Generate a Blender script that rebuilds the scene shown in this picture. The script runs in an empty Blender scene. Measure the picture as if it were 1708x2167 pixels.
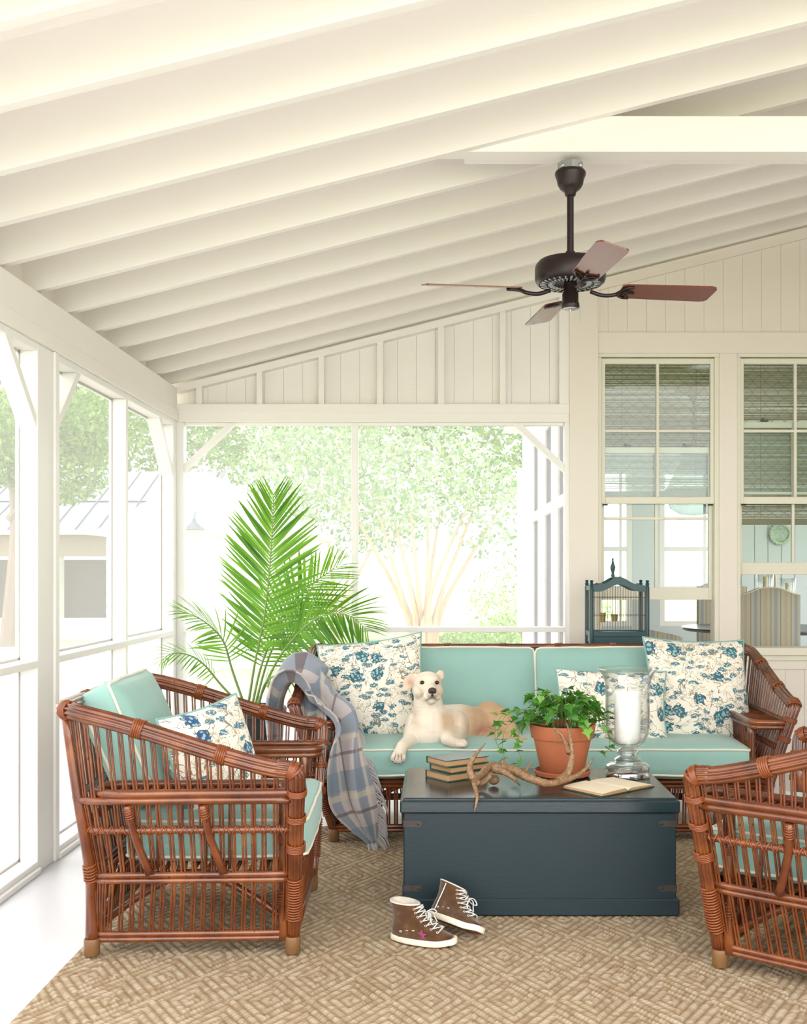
import bpy, math, random
import numpy as np
from mathutils import Vector, Matrix, Quaternion, noise as mnoise

# ------------------------------------------------------------------ camera, sky, exposure
scene = bpy.context.scene
COL = scene.collection
FPX, CX, CY, EYE = 2250.0, 935.0, 1208.0, 1.40
cam_data = bpy.data.cameras.new('camera')
cam_data.sensor_fit = 'HORIZONTAL'
cam_data.sensor_width = 36.0
cam_data.lens = FPX / 1708.0 * 36.0
cam_data.shift_x = (854.0 - CX) / 1708.0
cam_data.shift_y = (CY - 1083.5) / 1708.0
cam_data.clip_end = 300
cam = bpy.data.objects.new('camera', cam_data)
COL.objects.link(cam)
cam.location = (0, 0, EYE)
cam.rotation_euler = (math.pi / 2, 0, 0)
scene.camera = cam

world = bpy.data.worlds.new('sky')
scene.world = world
world.use_nodes = True
bg = world.node_tree.nodes['Background']
bg.inputs[0].default_value = (1.0, 0.982, 0.970, 1)
bg.inputs[1].default_value = 1.0

vs = scene.view_settings
vs.view_transform = 'Standard'
vs.look = 'None'
vs.gamma = 1.0
vs.use_curve_mapping = False
vs.exposure = 2.32
try:
    scene.cycles.max_bounces = 10
    scene.cycles.diffuse_bounces = 5
    scene.cycles.transparent_max_bounces = 16
    scene.cycles.use_denoising = True
except Exception:
    pass

# ------------------------------------------------------------------ helpers
R = math.radians
rnd = random.Random(7)

def px(x, y, Y):
    """a picture position at a known distance Y -> world point"""
    return Vector(((x - CX) * Y / FPX, Y, EYE - (y - CY) * Y / FPX))

def lerp(a, b, t):
    return a + (b - a) * t

def sstep(a, b, x):
    t = min(1, max(0, (x - a) / (b - a)))
    return t * t * (3 - 2 * t)

def catmull(pts, n=8, closed=False):
    pts = [Vector(p) for p in pts]
    out = []
    m = len(pts)
    segs = m if closed else m - 1
    for i in range(segs):
        if closed:
            p0, p1, p2, p3 = pts[(i - 1) % m], pts[i], pts[(i + 1) % m], pts[(i + 2) % m]
        else:
            p1, p2 = pts[i], pts[i + 1]
            p0 = pts[i - 1] if i else p1 * 2 - p2
            p3 = pts[i + 2] if i + 2 < m else p2 * 2 - p1
        for k in range(n):
            t = k / n
            out.append(0.5 * ((2 * p1) + (p2 - p0) * t + (2 * p0 - 5 * p1 + 4 * p2 - p3) * t * t
                              + (3 * p1 - p0 - 3 * p2 + p3) * t ** 3))
    if not closed:
        out.append(pts[-1])
    return out

class MB:
    """collects shapes, build() links them as ONE mesh object"""
    def __init__(self):
        self.v, self.f, self.mi, self.uv = [], [], [], None
        self.m = 0

    def add(self, verts, faces):
        o = len(self.v)
        self.v += [tuple(p) for p in verts]
        self.f += [tuple(i + o for i in f) for f in faces]
        self.mi += [self.m] * len(faces)
        return self

    def box(self, c, s, rot=None):
        hx, hy, hz = s[0] / 2, s[1] / 2, s[2] / 2
        vs_ = [Vector((x, y, z)) for x in (-hx, hx) for y in (-hy, hy) for z in (-hz, hz)]
        if rot is not None:
            vs_ = [rot @ p for p in vs_]
        c = Vector(c)
        return self.add([p + c for p in vs_], [(0, 1, 3, 2), (4, 6, 7, 5), (0, 4, 5, 1), (2, 3, 7, 6), (0, 2, 6, 4), (1, 5, 7, 3)])

    def span(self, x0, x1, y0, y1, z0, z1):
        return self.box(((x0 + x1) / 2, (y0 + y1) / 2, (z0 + z1) / 2), (abs(x1 - x0), abs(y1 - y0), abs(z1 - z0)))

    def bbox(self, c, s, b=0.004, rot=None):
        """box with chamfered edges"""
        hx, hy, hz = s[0] / 2, s[1] / 2, s[2] / 2
        b = min(b, hx * .9, hy * .9, hz * .9)
        vs_, idx = [], {}
        for sx in (-1, 1):
            for sy in (-1, 1):
                for sz in (-1, 1):
                    for ax in range(3):
                        p = [sx * (hx - b), sy * (hy - b), sz * (hz - b)]
                        p[ax] = (sx * hx, sy * hy, sz * hz)[ax]
                        idx[(sx, sy, sz, ax)] = len(vs_)
                        vs_.append(Vector(p))
        fs = []
        for ax in range(3):
            o = [a for a in range(3) if a != ax]
            for s_ in (-1, 1):
                q = []
                for a, b_ in ((-1, -1), (1, -1), (1, 1), (-1, 1)):
                    k = [0, 0, 0]; k[ax] = s_; k[o[0]] = a; k[o[1]] = b_
                    q.append(idx[(k[0], k[1], k[2], ax)])
                fs.append(q)
        for ax in range(3):          # edges along ax
            o = [a for a in range(3) if a != ax]
            for a in (-1, 1):
                for b_ in (-1, 1):
                    k1 = [0, 0, 0]; k1[o[0]] = a; k1[o[1]] = b_; k1[ax] = -1
                    k2 = list(k1); k2[ax] = 1
                    fs.append([idx[(*k1, o[0])], idx[(*k2, o[0])], idx[(*k2, o[1])], idx[(*k1, o[1])]])
        for sx in (-1, 1):
            for sy in (-1, 1):
                for sz in (-1, 1):
                    fs.append([idx[(sx, sy, sz, a)] for a in range(3)])
        if rot is not None:
            vs_ = [rot @ p for p in vs_]
        c = Vector(c)
        return self.add([p + c for p in vs_], fs)

    def tube(self, pts, r, n=8, caps=True, scallop=0, depth=0.0, closed=False, flat=1.0):
        """sweep a (scalloped) round section; r a number or a list"""
        pts = [Vector(p) for p in pts]
        m = len(pts)
        if m < 2:
            return self
        rs = r if isinstance(r, (list, tuple)) else [r] * m
        tans = []
        for i in range(m):
            if closed:
                t = pts[(i + 1) % m] - pts[(i - 1) % m]
            else:
                t = pts[min(i + 1, m - 1)] - pts[max(i - 1, 0)]
            if t.length < 1e-9:
                t = Vector((0, 0, 1))
            tans.append(t.normalized())
        up = Vector((0, 0, 1)) if abs(tans[0].z) < .9 else Vector((1, 0, 0))
        nrm = (up - tans[0] * up.dot(tans[0])).normalized()
        vs_, fs = [], []
        for i in range(m):
            if i:
                nrm = nrm - tans[i] * nrm.dot(tans[i])
                nrm = nrm.normalized() if nrm.length > 1e-6 else Vector((1, 0, 0))
            bi = tans[i].cross(nrm)
            for k in range(n):
                a = 2 * math.pi * k / n
                rr = rs[i]
                if scallop:
                    rr *= 1 - depth * (1 - abs(math.cos(a * scallop / 2)))
                    
                vs_.append(pts[i] + (nrm * math.cos(a) * flat + bi * math.sin(a)) * rr)
        lim = m if closed else m - 1
        for i in range(lim):
            j = (i + 1) % m
            for k in range(n):
                l = (k + 1) % n
                fs.append((i * n + k, i * n + l, j * n + l, j * n + k))
        if caps and not closed:
            fs.append(tuple(range(n - 1, -1, -1)))
            fs.append(tuple((m - 1) * n + k for k in range(n)))
        return self.add(vs_, fs)

    def lathe(self, prof, c=(0, 0, 0), n=24, mat=None):
        """profile list of (r, z) around the z axis"""
        vs_, fs = [], []
        c = Vector(c)
        m = len(prof)
        for (r_, z) in prof:
            for k in range(n):
                a = 2 * math.pi * k / n
                p = Vector((max(r_, 1e-5) * math.cos(a), max(r_, 1e-5) * math.sin(a), z))
                if mat is not None:
                    p = mat @ p
                vs_.append(p + c)
        for i in range(m - 1):
            for k in range(n):
                l = (k + 1) % n
                fs.append((i * n + k, i * n + l, (i + 1) * n + l, (i + 1) * n + k))
        return self.add(vs_, fs)

    def prism(self, poly, thick, M=None):
        """poly = [(a,b)] in the local XY plane, extruded along local Z, then transformed"""
        n = len(poly)
        vs_ = [Vector((a, b, 0)) for a, b in poly] + [Vector((a, b, thick)) for a, b in poly]
        if M is not None:
            vs_ = [M @ p for p in vs_]
        fs = [tuple(range(n - 1, -1, -1)), tuple(range(n, 2 * n))]
        fs += [(i, (i + 1) % n, n + (i + 1) % n, n + i) for i in range(n)]
        return self.add(vs_, fs)

    def grid(self, fn, nu, nv, closed_u=False):
        """fn(u,v)->point"""
        vs_ = [fn(i / nu, j / nv) for j in range(nv + 1) for i in range(nu + 1)]
        fs = [(j * (nu + 1) + i, j * (nu + 1) + i + 1, (j + 1) * (nu + 1) + i + 1, (j + 1) * (nu + 1) + i)
              for j in range(nv) for i in range(nu)]
        return self.add(vs_, fs)

    def ball(self, c, r, nu=12, nv=8, rot=None):
        if not isinstance(r, (tuple, list)):
            r = (r, r, r)
        c = Vector(c)
        vs_, fs = [], []
        for j in range(nv + 1):
            th = math.pi * j / nv
            for i in range(nu):
                ph = 2 * math.pi * i / nu
                p = Vector((r[0] * math.sin(th) * math.cos(ph), r[1] * math.sin(th) * math.sin(ph), -r[2] * math.cos(th)))
                if rot is not None:
                    p = rot @ p
                vs_.append(p + c)
        for j in range(nv):
            for i in range(nu):
                k = (i + 1) % nu
                fs.append((j * nu + i, j * nu + k, (j + 1) * nu + k, (j + 1) * nu + i))
        return self.add(vs_, fs)

    def mesh(self, name, mats, smooth=False, uvs=None):
        me = bpy.data.meshes.new(name)
        me.from_pydata(self.v, [], self.f)
        if not isinstance(mats, (list, tuple)):
            mats = [mats]
        for m in mats:
            me.materials.append(m)
        if any(self.mi):
            me.polygons.foreach_set('material_index', self.mi)
        if uvs is not None:
            lay = me.uv_layers.new(name='UVMap')
            arr = np.array(uvs, dtype=np.float32)
            li = np.zeros(len(me.loops), dtype=np.int32)
            me.loops.foreach_get('vertex_index', li)
            lay.data.foreach_set('uv', arr[li].ravel())
        if smooth:
            me.shade_smooth()
            if smooth != 'all':
                try:
                    me.set_sharp_from_angle(angle=R(40))
                except Exception:
                    pass
        me.update()
        return me

    def build(self, name, mats, parent=None, smooth=False, uvs=None, loc=None, label=None):
        o = bpy.data.objects.new(name, self.mesh(name, mats, smooth, uvs))
        COL.objects.link(o)
        if parent is not None:
            o.parent = parent
        if loc is not None:
            o.location = loc
        if label:
            o['label'] = label
        return o

def inst(name, me, parent=None, M=None):
    o = bpy.data.objects.new(name, me)
    COL.objects.link(o)
    if parent is not None:
        o.parent = parent
    if M is not None:
        o.matrix_local = M
    return o

def tag(o, label, cat, group=None):
    o['label'] = label
    o['category'] = cat
    if group:
        o['group'] = group
    return o

def thing(name, label, cat, loc=(0, 0, 0), rotz=0, group=None):
    o = bpy.data.objects.new(name, None)
    o.empty_display_size = .1
    COL.objects.link(o)
    o.location = loc
    o.rotation_euler = (0, 0, rotz)
    return tag(o, label, cat, group)

def structure(name, label=None, loc=(0, 0, 0)):
    o = bpy.data.objects.new(name, None)
    o.empty_display_size = .1
    COL.objects.link(o)
    o.location = loc
    o['kind'] = 'structure'
    if label:
        o['label'] = label
    return o

def as_structure(o, label=None):
    o['kind'] = 'structure'
    if label:
        o['label'] = label
    return o

# ------------------------------------------------------------------ materials
class NT:
    """tiny node-tree writer"""
    def __init__(self, name):
        self.mat = bpy.data.materials.new(name)
        self.mat.use_nodes = True
        self.t = self.mat.node_tree
        self.b = self.t.nodes['Principled BSDF']
        self.out = self.t.nodes['Material Output']

    def n(self, typ, props=None, **ins):
        nd = self.t.nodes.new(typ)
        for k, v in (props or {}).items():
            setattr(nd, k, v)
        for k, v in ins.items():
            key = int(k[1:]) if k[0] == 'i' and k[1:].isdigit() else k.replace('_', ' ')
            self.set(nd.inputs[key], v)
        return nd

    def set(self, sock, v):
        if isinstance(v, bpy.types.NodeSocket):
            self.t.links.new(v, sock)
        elif isinstance(v, bpy.types.Node):
            self.t.links.new(v.outputs[0], sock)
        else:
            if sock.type == 'RGBA' and len(v) == 3:
                v = (*v, 1)
            sock.default_value = v

    def math(self, op, a, b=None, c=None):
        nd = self.t.nodes.new('ShaderNodeMath')
        nd.operation = op
        self.set(nd.inputs[0], a)
        if b is not None:
            self.set(nd.inputs[1], b)
        if c is not None:
            self.set(nd.inputs[2], c)
        return nd.outputs[0]

    def mix(self, fac, a, b, mode='MIX'):
        nd = self.t.nodes.new('ShaderNodeMix')
        nd.data_type = 'RGBA'
        nd.blend_type = mode
        self.set(nd.inputs[0], fac)
        self.set(nd.inputs[6], a)
        self.set(nd.inputs[7], b)
        return nd.outputs[2]

    def ramp(self, fac, stops, interp='LINEAR'):
        nd = self.t.nodes.new('ShaderNodeValToRGB')
        nd.color_ramp.interpolation = interp
        els = nd.color_ramp.elements
        while len(els) < len(stops):
            els.new(0.5)
        for e, (p, c) in zip(els, stops):
            e.position = p
            e.color = (*c, 1) if len(c) == 3 else c
        self.set(nd.inputs[0], fac)
        return nd.outputs[0]

    def coord(self, kind='Object', scale=None, rot=None):
        tc = self.t.nodes.new('ShaderNodeTexCoord')
        o = tc.outputs[kind]
        if scale is not None or rot is not None:
            mp = self.t.nodes.new('ShaderNodeMapping')
            if scale is not None:
                mp.inputs['Scale'].default_value = scale if isinstance(scale, (tuple, list)) else (scale,) * 3
            if rot is not None:
                mp.inputs['Rotation'].default_value = rot
            self.t.links.new(o, mp.inputs[0])
            o = mp.outputs[0]
        return o

    def noise(self, vec, scale=5, detail=3, rough=.5, dist=0):
        return self.n('ShaderNodeTexNoise', None, Vector=vec, Scale=scale, Detail=detail, Roughness=rough, Distortion=dist).outputs[0]

    def bump(self, height, strength=.2, dist=.01):
        nd = self.n('ShaderNodeBump', None, Height=height, Strength=strength, Distance=dist)
        self.t.links.new(nd.outputs[0], self.b.inputs['Normal'])

    def fin(self, color=None, rough=None, metal=None, spec=None, **kw):
        if color is not None:
            self.set(self.b.inputs['Base Color'], color)
        if rough is not None:
            self.set(self.b.inputs['Roughness'], rough)
        if metal is not None:
            self.b.inputs['Metallic'].default_value = metal
        if spec is not None:
            self.b.inputs['Specular IOR Level'].default_value = spec
        for k, v in kw.items():
            self.set(self.b.inputs[k.replace('_', ' ')], v)
        return self.mat

def srgb(h):
    h = h.lstrip('#')
    c = [int(h[i:i + 2], 16) / 255 for i in (0, 2, 4)]
    return tuple(x / 12.92 if x <= .04045 else ((x + .055) / 1.055) ** 2.4 for x in c)

def plain(name, col, rough=.5, metal=0, var=.06, scale=8, bump=0, spec=None):
    t = NT(name)
    co = t.coord('Object')
    nz = t.noise(co, scale, 4, .55)
    c = t.mix(nz, tuple(x * (1 - var) for x in col), tuple(min(1, x * (1 + var)) for x in col))
    if bump:
        t.bump(t.noise(co, scale * 12, 3), bump, .004)
    return t.fin(c, rough, metal, spec)

def painted(name, col, rough=.45, grain=.12):
    """painted timber: faint long grain and uneven brush marks"""
    t = NT(name)
    co = t.coord('Object', (1.5, 14, 14))
    g = t.noise(co, 6, 5, .6, .4)
    big = t.noise(t.coord('Object'), 1.3, 2)
    c = t.mix(big, tuple(x * .96 for x in col), col)
    t.bump(g, grain, .004)
    return t.fin(c, rough)

MAT = {}
MAT['cream'] = painted('cream_paint', (.84, .805, .75))
MAT['ceil'] = painted('ceiling_paint', (.84, .80, .745), .5)
MAT['white'] = painted('white_paint', (.84, .83, .80))
MAT['house'] = painted('house_trim_paint', (.775, .715, .63))
MAT['sash'] = painted('sash_paint', (.74, .715, .59))
MAT['floor'] = plain('porch_floor_paint', (.58, .585, .61), .35, var=.03, scale=2)
MAT['hidden'] = plain('matte_dark', (.05, .04, .035), .9)  # even near-black matte colour, used on the candle wick

def screen_mat():
    t = NT('insect_screen')
    t.t.nodes.remove(t.b)
    tr = t.n('ShaderNodeBsdfTransparent')
    df = t.n('ShaderNodeBsdfDiffuse', None, Color=(.62, .62, .60))
    tl = t.n('ShaderNodeBsdfTranslucent', None, Color=(.62, .62, .60))
    m1 = t.n('ShaderNodeMixShader', None, i0=.5, i1=df, i2=tl)
    wv = t.noise(t.coord('Object', (40, 40, 3)), 6, 2)
    fac = t.math('MULTIPLY_ADD', wv, .10, .18)
    m2 = t.n('ShaderNodeMixShader', None, i0=fac, i1=tr, i2=m1)
    t.t.links.new(m2.outputs[0], t.out.inputs[0])
    return t.mat
MAT['screen'] = screen_mat()

def sheen(t, lo=.035, hi=.75, p=4.0):
    f = t.n('ShaderNodeLayerWeight', None, Blend=.5).outputs['Facing']
    return t.math('MULTIPLY_ADD', t.math('POWER', f, p), hi, lo)

def glass_mat(name, tint=(1, 1, 1), refl=.08):
    """clear pane: sees through, with a soft mirror sheen"""
    t = NT(name)
    t.t.nodes.remove(t.b)
    tr = t.n('ShaderNodeBsdfTransparent', None, Color=tint)
    gl = t.n('ShaderNodeBsdfGlossy', None, Roughness=.03)
    m = t.n('ShaderNodeMixShader', None, i0=sheen(t), i1=tr, i2=gl)
    t.t.links.new(m.outputs[0], t.out.inputs[0])
    return t.mat
MAT['pane'] = glass_mat('window_glass', (.93, .97, .95))

# ================================================================== THE PORCH
XL = -1.87          # inner face of the screened left wall
YB = 7.50           # inner face of the back wall
XH = 0.90           # where the screens end and the house wall begins
XR = 3.70           # house wall out of frame on the right
YF = 1.35           # unseen roof end, cut short before the camera to let in front light
SL = 0.25           # roof pitch
ZB = 2.69           # rafters bear on the left beam
def roof_z(x):
    return ZB + .03 + SL * (x - XL)

fl = MB(); fl.span(XL - .12, XR, -3.0, YB + .1, -.10, 0)
as_structure(fl.build('floor', MAT['floor']), 'pale grey painted porch floor')

# ceiling: sheathing + rafters
ceil = structure('ceiling', 'cream painted sloping ceiling with exposed rafters')
d = MB()
RH = .20
a0, a1 = XL - .5, XR
d.add([(a0, YF, roof_z(a0) + RH), (a1, YF, roof_z(a1) + RH), (a1, YB + .3, roof_z(a1) + RH), (a0, YB + .3, roof_z(a0) + RH),
       (a0, YF, roof_z(a0) + RH + .05), (a1, YF, roof_z(a1) + RH + .05), (a1, YB + .3, roof_z(a1) + RH + .05), (a0, YB + .3, roof_z(a0) + RH + .05)],
      [(0, 3, 2, 1), (4, 5, 6, 7), (0, 1, 5, 4), (1, 2, 6, 5), (2, 3, 7, 6), (3, 0, 4, 7)])
d.build('sheathing', MAT['ceil'], ceil)
ry = [2.905 + .42 * k for k in range(11)] + [7.46]
ry = [2.905 - .42 * k for k in range(3, 0, -1)] + ry
for y in ry:
    b = MB()
    x0, x1 = XL - .10, XR
    b.prism([(x0, roof_z(x0)), (x1, roof_z(x1)), (x1, roof_z(x1) + RH), (x0, roof_z(x0) + RH)], .04,
            Matrix.Translation((0, y + .02, 0)) @ Matrix.Rotation(R(90), 4, 'X'))
    b.build('rafter', MAT['ceil'], ceil)
# blocking between rafters above the beam
for i in range(len(ry) - 1):
    b = MB(); b.span(XL - .13, XL - .10, ry[i] + .02, ry[i + 1] - .02, ZB - .01, ZB + RH + .02)
    b.build('blocking', MAT['ceil'], ceil)

# tie beam the fan hangs from
tb = structure('trim_1', 'horizontal cream tie beam under the rafters')
b = MB(); b.bbox(((3.7 - .35) / 2, 4.652, 3.217 + .078), (3.7 + .35, .09, .156), .004)
b.build('beam', MAT['ceil'], tb)
b = MB(); b.bbox(((3.7 + .1) / 2, 4.728, 3.217 + .022), (3.7 - .1, .06, .04), .003)
b.build('cleat', MAT['ceil'], tb)

# ------------------------------------------------------------------ left screened wall
wl = structure('wall_left', 'cream timber frame of the screened side')
T = .095            # frame depth, outward
def lpart(name, y0, y1, z0, z1, x0=None, x1=None, mat='white'):
    b = MB()
    x0 = XL - T if x0 is None else x0
    x1 = XL if x1 is None else x1
    b.bbox(((x0 + x1) / 2, (y0 + y1) / 2, (z0 + z1) / 2), (x1 - x0, y1 - y0, z1 - z0), .003)
    return b.build(name, MAT[mat], wl)
ZH = 2.455
lpart('beam', YF, YB, ZH, ZB, XL - .11, XL + .004, 'cream')
lpart('beam_board', YF, YB, ZH, ZH + .075, XL + .004, XL + .016, 'cream')
posts = [(YF, YF + .25), (4.92, 5.17)]
studs = [3.30, 6.30]
for y0, y1 in posts:
    lpart('post', y0, y1, 0, ZH)
    lpart('post_trim', y1 - .055, y1, 0, ZH, XL, XL + .012)
for y in studs:
    lpart('stud', y, y + .04, .0555, ZH - .0355, XL - T + .001, XL - .0005)
lpart('corner_post', YB - .09, YB, 0, ZH)
edges = []
for i, (y0, y1) in enumerate(posts):
    ye = posts[i + 1][0] if i + 1 < len(posts) else YB - .09
    edges.append((y1, ye))
for y0, y1 in edges:
    lpart('sill_plate', y0, y1, 0, .055, XL - T, XL + .0)
    lpart('base_board', y0, y1, .0, .028, XL, XL + .018)
    lpart('rail', y0, y1, .952, .987, XL - T + .002, XL + .005)
    lpart('head_plate', y0, y1, ZH - .035, ZH)
    # knee braces
    for s_, yy in ((1, y0), (-1, y1)):
        b = MB()
        w = .055
        poly = [(0, -.32), (.30, -.015), (.30 + w * 1.0, -.015), (0, -.32 - w * 1.0)]
        poly = [(yy + s_ * a, ZH - .02 + c) for a, c in poly]
        if s_ < 0:
            poly = poly[::-1]
        M_ = Matrix(((0, 0, 1, XL - T + .005), (1, 0, 0, 0), (0, 1, 0, 0), (0, 0, 0, 1)))
        b.prism(poly, T - .010, M_)
        b.build('knee_brace', MAT['white'], wl)
    # screens: above and below the rail, split at the stud
    st = [s for s in studs if y0 < s < y1][0]
    for a, c in ((y0, st), (st + .04, y1)):
        for z0, z1 in ((.055, .952), (.987, ZH - .035)):
            b = MB(); b.span(XL - T + .012, XL - T + .014, a, c, z0, z1)
            b.build('insect_screen', MAT['screen'], wl)
            # thin spline moulding round the screen
            b = MB()
            e, q = .013, .012
            xx0, xx1 = XL - T - .004, XL - T + .010
            b.span(xx0, xx1, a, a + e, z0, z1); b.span(xx0, xx1, c - e, c, z0, z1)
            b.span(xx0, xx1, a, c, z0, z0 + e); b.span(xx0, xx1, a, c, z1 - e, z1)
            b.build('screen_moulding', MAT['white'], wl)

# ------------------------------------------------------------------ back screened wall with the gable above
wb = structure('wall_back', 'cream timber screened end wall with stud gable')
def bpart(name, x0, x1, z0, z1, y0=None, y1=None, mat='white', par=None):
    b = MB()
    y0 = YB if y0 is None else y0
    y1 = YB + T if y1 is None else y1
    b.bbox(((x0 + x1) / 2, (y0 + y1) / 2, (z0 + z1) / 2), (x1 - x0, y1 - y0, z1 - z0), .003)
    return b.build(name, MAT[mat], par or wb)
def bx(p):
    return (p - CX) * YB / FPX
def bz(p):
    return EYE - (p - CY) * YB / FPX
XO0, XO1 = bx(388), bx(1195)
bpart('corner_post', XL - .02, XO0, 0, bz(893))
bpart('jamb', XO1, XH + .005, 0, bz(893))
bpart('mullion', bx(743), bx(757), 0, bz(897), YB + .02)
bpart('header', XL, XH, bz(893), bz(874), YB - .005, mat='cream')
bpart('header_board', XL, XH, bz(875), bz(855), YB - .012, mat='cream')
bpart('stop_strip', XO0, XO1, bz(899), bz(893), YB + .03)
for a, c in ((XO0, bx(743)), (bx(757), XO1)):
    bpart('rail', a, c, bz(1338), bz(1327))
    bpart('sill_plate', a, c, 0, .055)
    for z0, z1 in ((.055, bz(1338)), (bz(1327), bz(899))):
        b = MB(); b.span(a, c, YB + T - .016, YB + T - .014, z0, z1)
        b.build('insect_screen', MAT['screen'], wb)
for s_, xx in ((1, XO0), (-1, XO1)):
    b = MB()
    w = .062
    poly = [(0, -.28), (.30, 0), (.30 + w, 0), (0, -.28 - w)]
    poly = [(xx + s_ * a, bz(897) + c) for a, c in poly]
    if s_ > 0:
        poly = poly[::-1]
    b.prism(poly, .05, Matrix.Translation((0, YB + .07, 0)) @ Matrix.Rotation(R(90), 4, 'X'))
    b.build('knee_brace', MAT['white'], wb)
# gable: sloped plate, studs, recessed boards
zt = lambda x: roof_z(x) - .012
b = MB()
for x0, x1 in ((XL, XH),):
    b.prism([(x0, zt(x0) - .052), (x1, zt(x1) - .052), (x1, zt(x1)), (x0, zt(x0))], .09, Matrix.Translation((0, YB + .085, 0)) @ Matrix.Rotation(R(90), 4, 'X'))
b.build('gable_plate', MAT['cream'], wb)
for p0, p1 in ((415, 427), (543, 555), (674, 686), (798, 811), (927, 940), (1058, 1070), (1184, 1208)):
    x0, x1 = bx(p0), bx(p1)
    b = MB()
    b.prism([(x0, bz(855)), (x1, bz(855)), (x1, zt(x1) - .05), (x0, zt(x0) - .05)], .085, Matrix.Translation((0, YB + .085, 0)) @ Matrix.Rotation(R(90), 4, 'X'))
    b.build('gable_stud', MAT['cream'], wb)
def boards(parent, x0, x1, zlo, zhi, y, w=.135, mat='cream', off=0):
    x = x0 - off
    g = .0014
    while x < x1:
        a, c = max(x0, x + g / 2), min(x1, x + w - g / 2)
        if c - a > .004:
            b = MB()
            b.prism([(a, zlo), (c, zlo), (c, zhi(c)), (a, zhi(a))], .015, Matrix.Translation((0, y + .015, 0)) @ Matrix.Rotation(R(90), 4, 'X'))
            b.build('board', MAT[mat], parent)
        x += w
    b = MB(); 
    top = .16 if zhi(x0) > 2.6 else 0
    b.prism([(x0, zlo), (x1, zlo), (x1, zhi(x1) + top), (x0, zhi(x0) + top)], .01, Matrix.Translation((0, y + .026, 0)) @ Matrix.Rotation(R(90), 4, 'X'))
    b.build('board_backing', MAT[mat], parent)
boards(wb, XL - .15, XH, bz(855), lambda x: zt(x) - .01, YB + .07, .135, off=.05)

# ------------------------------------------------------------------ house wall on the right of the back wall
wh = structure('wall_house', 'cream boarded house wall with sash windows')
def hpart(name, p0, p1, q0, q1, y0, y1, mat='house', par=None):
    return bpart(name, bx(p0), bx(p1), bz(q1), bz(q0), y0, y1, mat, par or wh)
# corner board
b = MB()
b.prism([(XH, 0), (bx(1265), 0), (bx(1265), zt(bx(1265)) + .17), (XH, zt(XH) + .17)], .12, Matrix.Translation((0, YB + .10, 0)) @ Matrix.Rotation(R(90), 4, 'X'))
b.build('corner_board', MAT['house'], wh)
XW = XR
boards(wh, bx(1265), XW, bz(704), lambda x: zt(x), YB + .012, .1355, 'house', off=.06)
b = MB(); b.prism([(bx(1265), zt(bx(1265)) - .075), (XW, zt(XW) - .075), (XW, zt(XW)), (bx(1265), zt(bx(1265)))], .03, Matrix.Translation((0, YB + .010, 0)) @ Matrix.Rotation(R(90), 4, 'X'))
b.build('frieze_board', MAT['house'], wh)
hw = 1708 + 600
bpart('head_casing', bx(1265), XW, bz(748), bz(703), YB - .01, YB + .10, 'house', wh)
bpart('mullion_casing', bx(1522), bx(1560), bz(1372), bz(748), YB - .008, YB + .10, 'house', wh)
W2 = 1563 + (1517 - 1270)     # right edge of the second window (out of frame)
bpart('side_casing', bx(W2 + 5), bx(W2 + 70), bz(1372), bz(748), YB - .008, YB + .10, 'house', wh)
bpart('wall_panel', bx(W2 + 70), XW, bz(1372), bz(748), YB, YB + .10, 'house', wh)
bpart('sill', bx(1266), XW, bz(1386), bz(1370), YB - .045, YB + .12, 'sash', wh)
bpart('apron', bx(1266), XW, bz(1398), bz(1386), YB - .02, YB + .10, 'sash', wh)
bpart('apron_board', bx(1266), XW, bz(1416), bz(1398), YB - .012, YB + .10, 'house', wh)
boards(wh, bx(1265), XW, 0, lambda x: bz(1416), YB + .006, .1355, 'house', off=.03)

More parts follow.
